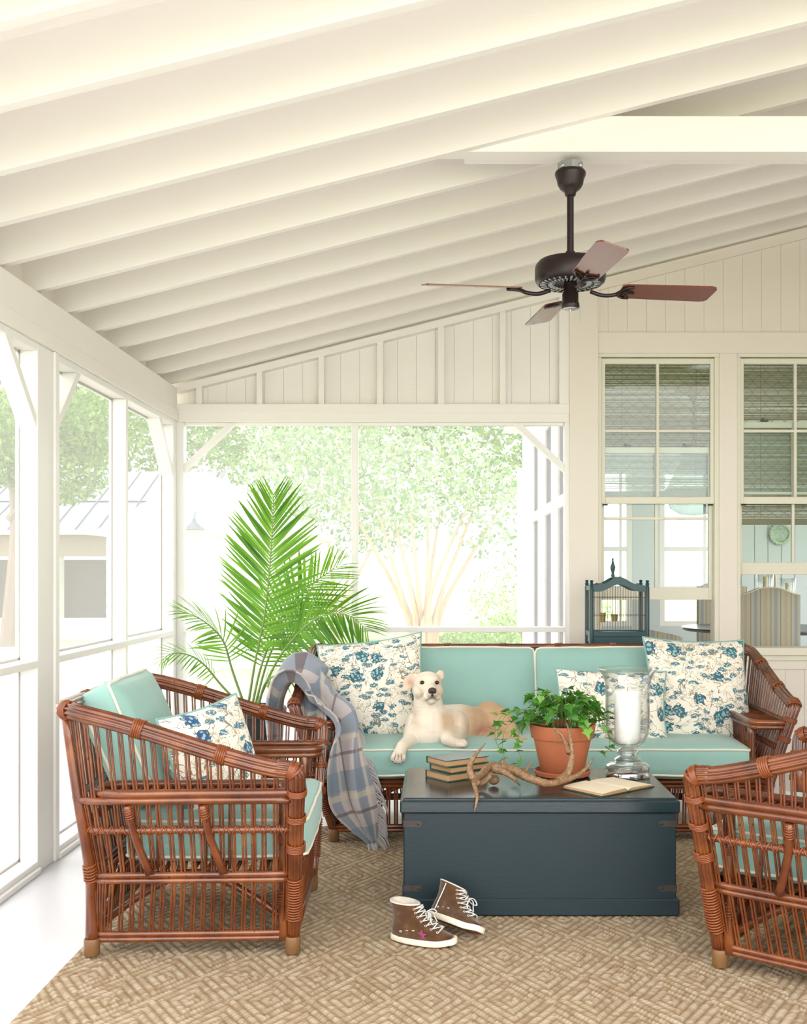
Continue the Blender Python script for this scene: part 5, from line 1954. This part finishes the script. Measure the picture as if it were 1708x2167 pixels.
for a in (math.pi * .75, math.pi * 1.25, math.pi * 1.75):
    k = MB(); k.ball((.054 * math.cos(a), .054 * math.sin(a), zf(357)), (.012, .012, .012), 10, 6); k.build('knockout', MAT['galv'], jb, smooth='all')
m = MB(); m.lathe([(0, zf(363)), (.064, zf(363)), (.068, zf(366)), (.068, zf(371)), (.060, zf(380)), (.056, zf(391)), (.046, zf(399)), (.026, zf(407)), (.023, zf(414)), (.018, zf(416)), (0, zf(416))], (0, 0, 0), 32)
m.build('canopy', MAT['bronze'], fan, smooth=True)
m = MB(); m.tube([(0, 0, zf(413)), (0, 0, zf(552))], .0150, 16); m.build('downrod', MAT['bronze'], fan, smooth=True)
m = MB(); m.lathe([(.015, zf(532)), (.021, zf(533)), (.022, zf(548)), (.026, zf(552)), (0, zf(552))], (0, 0, 0), 20); m.build('coupling', MAT['bronze'], fan, smooth=True)
m = MB(); m.lathe([(0, zf(550)), (.10, zf(550)), (.140, zf(554)), (.153, zf(562)), (.156, zf(570)), (.156, zf(590)), (.150, zf(598)), (.140, zf(602)), (.136, zf(600)), (.05, zf(598)), (0, zf(598))], (0, 0, 0), 48)
mo = m.build('motor_housing', MAT['bronze'], fan, smooth=True)
for k in range(30):
    a = 2 * math.pi * k / 30
    for r0, r1 in ((.070, .098), (.104, .133)):
        s = MB()
        d0, d1 = Vector((math.cos(a), math.sin(a), 0)), Vector((math.cos(a + .05), math.sin(a + .05), 0))
        s.tube([d0 * r0 + Vector((0, 0, zf(602))), d1 * r1 + Vector((0, 0, zf(601)))], .0042, 6)
        s.build('vent_rib', MAT['galv'], mo, smooth='all')
m = MB(); m.lathe([(0, zf(600)), (.030, zf(600)), (.030, zf(618)), (.036, zf(622)), (.036, zf(640)), (.040, zf(643)), (.040, zf(650)), (.036, zf(653)), (0, zf(653))], (0, 0, 0), 28)
m.build('switch_housing', MAT['bronze'], fan, smooth=True)
m = MB(); m.lathe([(0, zf(652.5)), (.033, zf(652.5)), (.030, zf(655)), (.006, zf(656)), (.005, zf(659)), (0, zf(659))], (0, 0, 0), 20); m.build('cap', MAT['galv'], fan, smooth=True)
m = MB()
for k in range(14):
    m.ball((.042, -.005, zf(648) - .0052 * k), .0024, 6, 4)
m.build('pull_chain', MAT['galv'], fan)
# blade mesh in its own frame: x outwards, z up
L0, L1 = .225, .655
bl = MB()
outl_b = [(L0, -.052), (L0 + .02, -.060), (L1 - .03, -.068), (L1 - .008, -.060), (L1, -.045), (L1 - .012, .050), (L1 - .022, .063), (L1 - .045, .068), (L0 + .02, .060), (L0, .052)]
bl.prism(outl_b, .006)
mesh_blade = bl.mesh('fan_blade', MAT['mahogany'])
ir = MB()
ir.tube(catmull([(.09, 0, -.004), (.14, 0, -.020), (.19, 0, -.018), (.225, 0, -.006)], 4), .009, 8)
for s_ in (-1, 1):
    ir.tube(catmull([(.20, 0, -.014), (.225, s_ * .025, -.008), (.245, s_ * .045, -.005), (.275, s_ * .048, -.004)], 4), .0065, 6)
    ir.tube(catmull([(.225, s_ * .0, -.008), (.25, s_ * .018, -.006), (.262, s_ * .04, -.005)], 4), .0045, 6)
ir.tube([(.215, 0, -.008), (.285, 0, -.005)], .006, 6)
mesh_iron = ir.mesh('blade_iron', MAT['bronze'], smooth='all')
for a in (-82, 7, 98, 187):
    M = Matrix.Translation((0, 0, zf(614))) @ Matrix.Rotation(R(a), 4, 'Z') @ Matrix.Rotation(R(-13), 4, 'X')
    bo = inst('blade', mesh_blade, fan, M)
    inst('blade_iron', mesh_iron, bo)

# ================================================================== POTTED PALM
MAT['tub'] = plain('dark_slate_planter', (.022, .025, .032), .5, var=.2, scale=12)
def palm_leaf_mat():
    t = NT('palm_leaflet')
    oi = t.n('ShaderNodeObjectInfo').outputs['Random']
    gi = t.n('ShaderNodeNewGeometry').outputs['Random Per Island']
    r_ = t.math('FRACT', t.math('ADD', oi, gi))
    c = t.ramp(r_, [(0, (.045, .165, .012)), (.5, (.095, .28, .020)), (1, (.20, .42, .035))])
    tl = t.n('ShaderNodeBsdfTranslucent', None, Color=t.mix(.5, c, (.30, .60, .05)))
    t.set(t.b.inputs['Base Color'], c); t.b.inputs['Roughness'].default_value = .42
    mx = t.n('ShaderNodeMixShader', None, i0=.50, i1=t.b, i2=tl)
    t.t.links.new(mx.outputs[0], t.out.inputs[0])
    return t.mat
MAT['palm'] = palm_leaf_mat()
MAT['rachis'] = plain('palm_stalk', (.20, .30, .09), .5, var=.25, scale=14)
PY = 6.62
pc = px(535, 1495, PY)
palm = thing('potted_palm', 'large green palm in a dark planter behind the armchair', 'potted plant', (pc.x, PY, 0))
m = MB(); m.lathe([(0, .0), (.150, .0), (.165, .012), (.195, .50), (.207, .505), (.210, .545), (.204, .555), (.190, .555), (.184, .50), (0, .49)], (0, 0, 0), 36)
m.build('planter', MAT['tub'], palm, smooth=True)
m = MB(); m.lathe([(0, .505), (.10, .51), (.185, .50)], (0, 0, 0), 24); m.build('soil', MAT['soil'], palm)
# leaflet templates: along +x, length 1, thin blade with a fold and droop
leaflet_meshes = []
for dr in (.06, .14, .26):
    m = MB(); n = 6
    vs_, fs = [], []
    for i in range(n + 1):
        t_ = i / n
        w = .034 * (math.sin(math.pi * min(1, (t_ * .92 + .08))) ** .7) * (1 - .35 * t_)
        z = -dr * t_ * t_
        vs_ += [(t_, -w, z + w * .35), (t_, 0, z), (t_, w, z + w * .35)]
    for i in range(n):
        a = i * 3
        fs += [(a, a + 1, a + 4, a + 3), (a + 1, a + 2, a + 5, a + 4)]
    m.add(vs_, fs)
    leaflet_meshes.append((m, m.mesh('palm_leaflet', MAT['palm'], smooth='all')))
rr = random.Random(9)
leaf_budget = [290]
def frond(pts, start, nl, lmax, normal, ang=48, droop=1, joined=False, seed=0, r0=.009, lift=.0):
    """pts in picture px with depth; leaflets both sides in the plane across 'normal'"""
    path = catmull([px(*q) - Vector((pc.x, PY, 0)) for q in pts], 8)
    L = [0]
    for i in range(1, len(path)):
        L.append(L[-1] + (path[i] - path[i - 1]).length)
    m = MB(); k = len(path) - 1
    m.tube(path, [lerp(r0, .0018, i / k) for i in range(k + 1)], 7)
    fr = m.build('frond', MAT['rachis'], palm, smooth='all')
    jm = MB()
    for i in range(nl):
        f = lerp(start, .995, i / (nl - 1))
        d = f * L[-1]
        j = max(1, next((q for q in range(len(L)) if L[q] >= d), len(L) - 1))
        t_ = (d - L[j - 1]) / max(1e-6, L[j] - L[j - 1])
        p = path[j - 1].lerp(path[j], t_)
        tg = (path[min(k, j + 1)] - path[max(0, j - 2)]).normalized()
        N = Vector(normal); N = (N - tg * N.dot(tg)).normalized()
        sd = tg.cross(N).normalized()
        g = (f - start) / (1 - start)
        ln = lmax * (math.sin(math.pi * (.16 + .78 * g)) ** .6) * rr.uniform(.9, 1.08)
        aa = R(lerp(ang + 16, ang - 28, g) + rr.uniform(-5, 5))
        for s_ in (1, -1):
            dirv = (tg * math.cos(aa) + sd * s_ * math.sin(aa) + N * (lift + rr.uniform(-.08, .10))).normalized()
            up = (N + Vector((0, 0, .35))).normalized()
            y_ = up.cross(dirv).normalized(); z_ = dirv.cross(y_)
            M = Matrix((dirv, y_, z_)).transposed().to_4x4(); M.translation = p
            M = M @ Matrix.Diagonal((ln, min(ln, .34) * 1.0, ln, 1))
            ti = min(2, droop + (1 if rr.random() < .25 else 0))
            if leaf_budget[0] > 0 and not joined:
                inst('leaflet', leaflet_meshes[ti][1], fr, M); leaf_budget[0] -= 1
            else:
                src = leaflet_meshes[ti][0]
                jm.add([M @ Vector(v) for v in src.v], src.f)
    if jm.v:
        o = jm.build('leaflets', MAT['palm'], fr, smooth='all'); o['kind'] = 'stuff'
    return fr
front = (0, -1, .15)
frond([(524, 1500, 6.62), (540, 1400, 6.60), (560, 1300, 6.55), (571, 1200, 6.52), (577, 1110, 6.52), (579, 1046, 6.54)], .27, 50, .40, front, 54, 0)
frond([(540, 1500, 6.62), (580, 1410, 6.60), (622, 1350, 6.50), (665, 1312, 6.40), (706, 1299, 6.32), (745, 1306, 6.25), (778, 1335, 6.20)], .34, 40, .33, (.1, -.75, .6), 62, 1)
frond([(532, 1500, 6.62), (556, 1400, 6.72), (600, 1300, 6.85), (650, 1245, 6.95), (690, 1215, 7.02), (720, 1195, 7.05)], .24, 34, .36, (0, -1, .3), 58, 0)
frond([(520, 1500, 6.62), (492, 1420, 6.60), (474, 1360, 6.52), (448, 1328, 6.44), (415, 1305, 6.36), (378, 1292, 6.30)], .38, 22, .26, (-.1, -.6, .8), 52, 1)
frond([(516, 1500, 6.62), (470, 1452, 6.58), (430, 1405, 6.50), (395, 1385, 6.42), (362, 1384, 6.36), (340, 1400, 6.32)], .40, 18, .19, (0, -.5, .85), 60, 1, joined=True)
frond([(545, 1500, 6.62), (562, 1445, 6.58), (590, 1428, 6.50), (618, 1428, 6.44), (645, 1440, 6.42)], .35, 16, .21, (0, -.6, .8), 50, 1, joined=True)
frond([(538, 1500, 6.66), (566, 1400, 6.85), (600, 1330, 6.98), (640, 1290, 7.08), (680, 1275, 7.14)], .40, 20, .30, (0, -1, .4), 60, 1, joined=True)

# ================================================================== BIRDCAGE
MAT['teal'] = painted('dark_teal_paint', (.007, .050, .055), .35)
MAT['wire'] = plain('dark_cage_wire', (.10, .085, .06), .45, .5)
MAT['brass'] = plain('aged_brass_cup', (.30, .22, .09), .4, .6, var=.3, scale=30)
CY0 = 6.90
cg = thing('birdcage', 'teal wooden birdcage with arched top standing behind the sofa', 'birdcage', ((1311 - CX) * CY0 / FPX, CY0, 0))
s6 = CY0 / FPX
cz = lambda y: EYE - (y - CY) * s6
hw6, dp6 = 59 * s6, .225
for sx in (-1, 1):
    for y in (0, dp6):
        m = MB(); x = sx * hw6
        m.lathe([(0, 0), (.013, 0), (.015, .02), (.014, cz(1360)), (.014, cz(1243)), (.010, cz(1240)), (.013, cz(1237)), (.013, cz(1235)), (.008, cz(1233.5)), (.0125, cz(1230)), (.009, cz(1228)), (0, cz(1227.5))], (x, y, 0), 14)
        m.build('corner_post', MAT['teal'], cg, smooth=True)
m = MB(); m.bbox((0, dp6 / 2, cz(1351)), (hw6 * 2, dp6, cz(1340) - cz(1363)), .003); m.build('base_drawer', MAT['teal'], cg)
m = MB()
for y in (0, dp6):
    m.bbox((0, y, cz(1342)), (hw6 * 2 - .02, .016, cz(1337) - cz(1347)), .002)
for sx in (-1, 1):
    m.bbox((sx * hw6, dp6 / 2, cz(1342)), (.016, dp6 - .02, cz(1337) - cz(1347)), .002)
m.build('base_frame', MAT['teal'], cg)
m = MB(); m.bbox((0, dp6 / 2, .24), (hw6 * 2 - .02, dp6 - .02, .02), .002); m.build('stretcher_shelf', MAT['teal'], cg)
def arch_top(f):       # height of the ogee crest at -1..1
    a = abs(f)
    if a > .72:
        return lerp(cz(1237), cz(1240), (a - .72) / .28)
    if a > .62:
        return lerp(cz(1233), cz(1237), (a - .62) / .10)
    return cz(1221) - (cz(1221) - cz(1236)) * (.5 - .5 * math.cos(math.pi * a / .62))
def arch_low(f):
    a = abs(f)
    return cz(1237) - (cz(1237) - cz(1252)) * (.5 - .5 * math.cos(math.pi * min(1, a / .75)))
for y in (0, dp6):
    N_ = 28
    top_ = [(hw6 * (2 * i / N_ - 1), arch_top(2 * i / N_ - 1)) for i in range(N_ + 1)]
    low_ = [(hw6 * (2 * i / N_ - 1), arch_low(2 * i / N_ - 1)) for i in range(N_ + 1)]
    m = MB()
    for i in range(N_):
        q = [low_[i], low_[i + 1], top_[i + 1], top_[i]]
        m.prism(q, .014, Matrix.Translation((0, y + .007, 0)) @ Matrix.Rotation(R(90), 4, 'X'))
    m.build('arched_rail', MAT['teal'], cg)
for sx in (-1, 1):
    m = MB(); m.bbox((sx * hw6, dp6 / 2, cz(1245)), (.014, dp6 - .02, .032), .002); m.build('side_rail', MAT['teal'], cg)
m = MB()
for i in range(17):
    f = -1 + 2 * i / 16 if False else (-.92 + 1.84 * i / 16)
    m.add([(hw6 * f - .012, 0, arch_top(f) - .004), (hw6 * f + .012, 0, arch_top(f) - .004), (hw6 * f + .012, dp6, arch_top(f) - .004), (hw6 * f - .012, dp6, arch_top(f) - .004)], [(0, 1, 2, 3)])
ridge = MB(); ridge.bbox((0, dp6 / 2, cz(1223)), (.03, dp6, .016), .003); ridge.build('ridge_bar', MAT['teal'], cg)
m = MB(); m.lathe([(.012, cz(1221)), (.014, cz(1218)), (.009, cz(1214)), (.010, cz(1211)), (.016, cz(1204)), (.017, cz(1199)), (.009, cz(1192)), (.006, cz(1187)), (.006, cz(1183)), (.009, cz(1181.5)), (0, cz(1181))], (-.025, dp6 / 2, 0), 18)
m.build('finial', MAT['teal'], cg, smooth=True)
wires = 0
for i in range(1, 21):
    f = -1 + 2 * i / 21
    for y in (0, dp6):
        m = MB(); m.tube([(hw6 * f, y, cz(1345)), (hw6 * f, y, arch_low(f) + .01)], .0011, 5, caps=False); m.build('bar', MAT['wire'], cg)
for sx in (-1, 1):
    for i in range(1, 9):
        y = dp6 * i / 9
        m = MB(); m.tube([(sx * hw6, y, cz(1345)), (sx * hw6, y, cz(1250))], .0011, 5, caps=False); m.build('bar', MAT['wire'], cg)
for yy in (1265, 1303):
    m = MB(); z = cz(yy)
    m.tube([(-hw6, 0, z), (hw6, 0, z), (hw6, dp6, z), (-hw6, dp6, z)], .0016, 5, closed=True); m.build('cross_wire', MAT['wire'], cg)
for x, y, h in ((-.068, .08, .062), (.0, dp6 - .02, .045)):
    m = MB(); m.lathe([(0, 0), (.020, 0), (.023, h), (.021, h), (.018, .004), (0, .004)], (x - .03 if y < .1 else x - .0, y, cz(1300) - .055), 14); m.build('feed_cup', MAT['brass'], cg, smooth=True)

# ================================================================== THINGS IN THE DINING ROOM
def weave_mat():
    t = NT('woven_reed')
    t.t.nodes.remove(t.b)
    gi = t.n('ShaderNodeNewGeometry').outputs['Random Per Island']
    c = t.ramp(gi, [(0, (.24, .21, .12)), (.5, (.38, .34, .20)), (1, (.52, .47, .31))])
    df = t.n('ShaderNodeBsdfDiffuse', None, Color=c); tl = t.n('ShaderNodeBsdfTranslucent', None, Color=c)
    m = t.n('ShaderNodeMixShader', None, i0=.35, i1=df, i2=tl)
    t.t.links.new(m.outputs[0], t.out.inputs[0])
    return t.mat
MAT['reed'] = weave_mat()
MAT['cord'] = plain('brown_trellis_cord', (.16, .10, .055), .8)
def shade(p0, p1, top, bot, label, seed):
    y = YB + .165
    k = y / FPX
    x0, x1 = (p0 - CX) * k, (p1 - CX) * k
    z0, z1 = EYE - (bot - CY) * k, EYE - (top - CY) * k
    s = thing('woven_shade', label, 'blind', ((x0 + x1) / 2, y, z0), 0, 'woven window shades')
    w = x1 - x0; h = z1 - z0
    rr = random.Random(seed)
    m = MB(); z = .05
    while z < h:
        t_ = rr.uniform(.002, .0062)
        if rr.random() < .88:
            m.box((rr.uniform(-.004, .004), rr.uniform(-.002, .002), z), (w - rr.uniform(0, .02), .0015, t_), Matrix.Rotation(rr.uniform(-.006, .006), 3, 'Y'))
        z += t_ + rr.uniform(.0002, .0014)
    o = m.build('reeds', MAT['reed'], s); o['kind'] = 'stuff'
    m = MB(); m.bbox((0, 0, .02), (w, .02, .045), .004); m.build('hem_bar', MAT['reed'], s)
    # trellis embroidery
    m = MB()
    cols = 9
    for c in range(cols):
        for sg in (1, -1):
            xx = -w / 2 + w * (c + .5) / cols
            pts = []
            n = int(h / .012)
            for i in range(n + 1):
                zz_ = .05 + (h - .06) * i / n
                pts.append((xx + sg * w / cols * .48 * math.sin(2 * math.pi * zz_ / .165), -.003, zz_))
            m.tube(pts, .0010, 4, caps=False)
    o = m.build('trellis_cord', MAT['cord'], s); o['kind'] = 'stuff'
    for c in (.18, .82):
        m = MB(); m.tube([(-w / 2 + w * c, -.004, 0), (-w / 2 + w * c, -.004, h)], .0012, 4); m.build('lift_cord', MAT['cord'], s)
shade(1272, 1517, 752, 1052, 'woven reed shade hanging in the window above the birdcage', 5)
shade(1566, W2 - 2, 752, 1110, 'woven reed shade hanging in the window at the right edge', 6)

def stripe_mat():
    t = NT('striped_upholstery')
    s = t.n('ShaderNodeSeparateXYZ', None, Vector=t.coord('Object'))
    f = t.math('FRACT', t.math('DIVIDE', s.outputs[0], .157))
    zz_ = t.math('SINE', t.math('MULTIPLY', s.outputs[2], 480))
    blue = t.math('LESS_THAN', t.math('ABSOLUTE', t.math('SUBTRACT', f, t.math('MULTIPLY_ADD', zz_, .02, .28))), .09)
    edge = t.math('LESS_THAN', t.math('ABSOLUTE', t.math('SUBTRACT', t.math('ABSOLUTE', t.math('SUBTRACT', f, .28)), t.math('MULTIPLY_ADD', zz_, .015, .24))), .018)
    rose = t.math('LESS_THAN', t.math('ABSOLUTE', t.math('SUBTRACT', f, t.math('MULTIPLY_ADD', zz_, .06, .78))), .05)
    c = t.mix(t.math('MULTIPLY', blue, .6), (.46, .44, .35), (.22, .29, .36))
    c = t.mix(t.math('MULTIPLY', rose, .6), c, (.42, .28, .18))
    c = t.mix(t.math('MULTIPLY', edge, .75), c, (.17, .12, .07))
    return t.fin(c, .9, spec=.1)
MAT['stripe'] = stripe_mat()
MAT['table_dark'] = plain('dark_table_top', (.030, .032, .055), .25)
def dining_chair(label, x, y, rot, w=.47, top=1.12):
    c = thing('dining_chair', label, 'chair', (x, y, DF), rot, 'striped dining chairs')
    # back: slab with a camel crest, sitter faces +y here
    N_ = 14
    prof = []
    for i in range(N_ + 1):
        f = 2 * i / N_ - 1
        prof.append((f * w / 2, top - .055 * sstep(.15, 1.0, abs(f))))
    poly = [(-w / 2, .35), (w / 2, .35)] + prof[::-1]
    m = MB(); m.prism(poly, .085, Matrix.Translation((0, .085, 0)) @ Matrix.Rotation(R(90), 4, 'X'))
    b_ = m.build('backrest', MAT['stripe'], c)
    p = MB(); p.tube([(a, -.001, z) for a, z in prof], .006, 6); p.build('welt', MAT['piping'], b_, smooth='all')
    m = MB(); m.bbox((0, .27, .43), (w, .46, .12), .025); m.build('seat', MAT['stripe'], c)
    for sx in (-1, 1):
        for yy in (.04, .46):
            m = MB(); m.tube([(sx * (w / 2 - .04), yy, 0), (sx * (w / 2 - .03), yy, .37)], [.014, .022], 8); m.build('leg', MAT['mahogany'], c, smooth=True)
    return c
k8 = 8.25 / FPX
dining_chair('striped upholstered dining chair filling the window at the right edge', (1630 - CX) * k8, 8.25, 0)
dining_chair('striped dining chair half hidden behind the middle window post', 2.74, 10.45, R(180), top=1.15)
ac = thing('tub_chair', 'low round-backed pale chair inside the window beside the birdcage', 'chair', ((1360 - CX) * 8.35 / FPX, 8.45, DF))
m = MB()
vs_ = []
def tub(u, v):
    a = math.pi * (1.0 * u) + math.pi
    top_ = .80 - .10 * abs(u - .5) * 2
    z = lerp(.12, top_, v)
    r_ = .31 + .03 * v
    return Vector((r_ * math.cos(a), r_ * math.sin(a) + .05, z))
m.grid(tub, 24, 6)
so = m.build('shell', MAT['stripe'], ac, smooth='all'); sf = so.modifiers.new('t', 'SOLIDIFY'); sf.thickness = .07
m = MB(); m.lathe([(0, .38), (.24, .38), (.25, .40), (.25, .46), (.22, .48), (0, .485)], (0, .05, 0), 24); m.build('seat', MAT['stripe'], ac, smooth=True)
for a in range(4):
    m = MB(); m.tube([(.2 * math.cos(a * 1.57 + .78), .2 * math.sin(a * 1.57 + .78) + .05, 0), (.2 * math.cos(a * 1.57 + .78), .2 * math.sin(a * 1.57 + .78) + .05, .38)], .018, 8); m.build('leg', MAT['mahogany'], ac)
tz = EYE - (1328 - CY) * 9.2 / FPX
tb_x0 = (1465 - CX) * 8.9 / FPX
dt = thing('dining_table', 'round dark dining table seen through the house windows', 'table', (tb_x0 + .72, 9.25, DF))
m = MB(); m.lathe([(0, tz - DF - .03), (.69, tz - DF - .03), (.72, tz - DF - .012), (.715, tz - DF), (0, tz - DF)], (0, 0, 0), 48); m.build('table_top', MAT['table_dark'], dt, smooth=True)
m = MB(); m.lathe([(.28, 0), (.26, .03), (.07, .08), (.06, .3), (.09, .45), (.06, tz - DF - .03)], (0, 0, 0), 24); m.build('pedestal', MAT['table_dark'], dt, smooth=True)
MAT['ivory'] = plain('ivory_candle', (.72, .64, .42), .5, var=.04)
for i, (p_, yy, hh, lab) in enumerate(((1620, 9.15, .21, 'tall ivory candle in a glass shade above the striped chair'), (1667, 9.25, .17, 'short ivory candle in a flared glass shade on the dining table'))):
    kx = (p_ - CX) * yy / FPX
    h_ = thing('candle_shade', lab, 'candle holder', (kx, yy, tz), 0, 'candles on the dining table')
    h_.scale = (1.15, 1.15, 1.42)
    m = MB(); m.lathe([(.035, .10), (.052, .13), (.055, .22), (.064, .30 + .04 * (1 - i)), (.062, .30 + .04 * (1 - i)), (.052, .22), (.05, .135), (.034, .103)], (0, 0, 0), 24); m.build('glass_shade', MAT['glass'], h_, smooth='all')
    m = MB(); m.lathe([(0, 0), (.06, 0), (.06, .01), (.012, .03), (.012, .09), (.04, .10), (0, .10)], (0, 0, 0), 18); m.build('stem', MAT['brass'], h_, smooth=True)
    m = MB(); m.lathe([(0, .10), (.018, .10), (.018, .10 + hh), (0, .10 + hh + .004)], (0, 0, 0), 14); m.build('candle', MAT['ivory'], h_, smooth=True)
kx = (1641 - CX) * 9.4 / FPX
h_ = thing('candlestick', 'slim ivory taper on a dark candlestick between the glass shades', 'candlestick', (kx, 9.4, tz))
h_.scale = (1, 1, 1.2)
m = MB(); m.lathe([(0, 0), (.05, 0), (.05, .01), (.008, .03), (.008, .20), (.028, .225), (.028, .232), (0, .232)], (0, 0, 0), 16); m.build('holder', MAT['iron'], h_, smooth=True)
m = MB(); m.lathe([(0, .23), (.011, .23), (.010, .40), (0, .405)], (0, 0, 0), 12); m.build('taper', MAT['ivory'], h_, smooth=True)
# plate on the boarded wall
MAT['plate'] = None
t = NT('green_majolica')
g_ = t.noise(t.coord('Object', 26), 1, 3)
MAT['plate'] = t.fin(t.ramp(g_, [(.3, (.10, .30, .22)), (.5, (.36, .46, .28)), (.62, (.16, .30, .40)), (.75, (.52, .50, .36))]), .2)
MAT['plate_rim'] = plain('pale_green_glaze', (.38, .50, .36), .2, var=.2, scale=40)
pk = DY / FPX
pl = thing('wall_plate', 'green scalloped plate hung on the pale boarded wall', 'plate', ((1650 - CX) * pk, DY - .012, EYE - (1130 - CY) * pk))
m = MB(); rot90 = Matrix.Rotation(R(90), 3, 'X')
m.lathe([(0, .012), (.085, .012), (.09, .014)], (0, 0, 0), 30, rot90); m.build('well', MAT['plate'], pl, smooth=True)
for k in range(22):
    a = 2 * math.pi * k / 22
    m = MB(); m.ball((.108 * math.cos(a), -.016, .108 * math.sin(a)), (.021, .008, .021), 10, 6); m.build('rim_scallop', MAT['plate_rim'], pl, smooth='all')
# bell-jar pendant
LX, LY = (1468 - CX) * 9.0 / FPX, 9.0
lz = lambda y: EYE - (y - CY) * 9.0 / FPX
MAT['smoke_glass'] = None
t = NT('smoked_glass_bell'); t.t.nodes.remove(t.b)
tr = t.n('ShaderNodeBsdfTransparent', None, Color=(.40, .44, .42)); gl = t.n('ShaderNodeBsdfGlossy', None, Roughness=.05)
mx = t.n('ShaderNodeMixShader', None, i0=sheen(t), i1=tr, i2=gl); t.t.links.new(mx.outputs[0], t.out.inputs[0])
MAT['smoke_glass'] = t.mat
pd = thing('bell_pendant', 'bell-shaped pendant lamp hanging on a chain in the dining room', 'pendant lamp', (LX, LY, 0))
m = MB(); m.lathe([(0, 2.95), (.17, 2.95), (.16, 2.92), (.05, 2.89), (.03, 2.86), (0, 2.86)], (0, 0, 0), 28); m.build('ceiling_rose', MAT['ivory'], pd, smooth=True)
ch = MB()
for k in range(9):
    z = 2.855 - .045 * k
    rot = Matrix.Rotation(R(90) * (k % 2), 3, 'Z')
    ch = MB(); ch.tube([rot @ Vector((.016 * math.cos(a), 0, .028 * math.sin(a))) + Vector((0, 0, z)) for a in [q * math.pi / 5 for q in range(10)]], .0045, 6, closed=True)
    ch.build('chain_link', MAT['brass'], pd, smooth='all')
for a in (0, 2.09, 4.19):
    m = MB(); m.tube([(0, 0, 2.45), (.09 * math.cos(a), .09 * math.sin(a), lz(945))], .005, 6); m.build('hanger_cord', MAT['brass'], pd)
m = MB(); m.lathe([(.10, lz(945)), (.105, lz(960)), (.12, lz(985)), (.19, lz(1015)), (.225, lz(1035)), (.23, lz(1050)), (.20, lz(1075)), (.12, lz(1088)), (0, lz(1092))], (0, 0, 0), 36); m.build('glass_bell', MAT['smoke_glass'], pd, smooth='all')
m = MB(); m.lathe([(.232, lz(1034)), (.24, lz(1036)), (.24, lz(1046)), (.232, lz(1048))], (0, 0, 0), 36); m.build('band', MAT['brass'], pd, smooth=True)
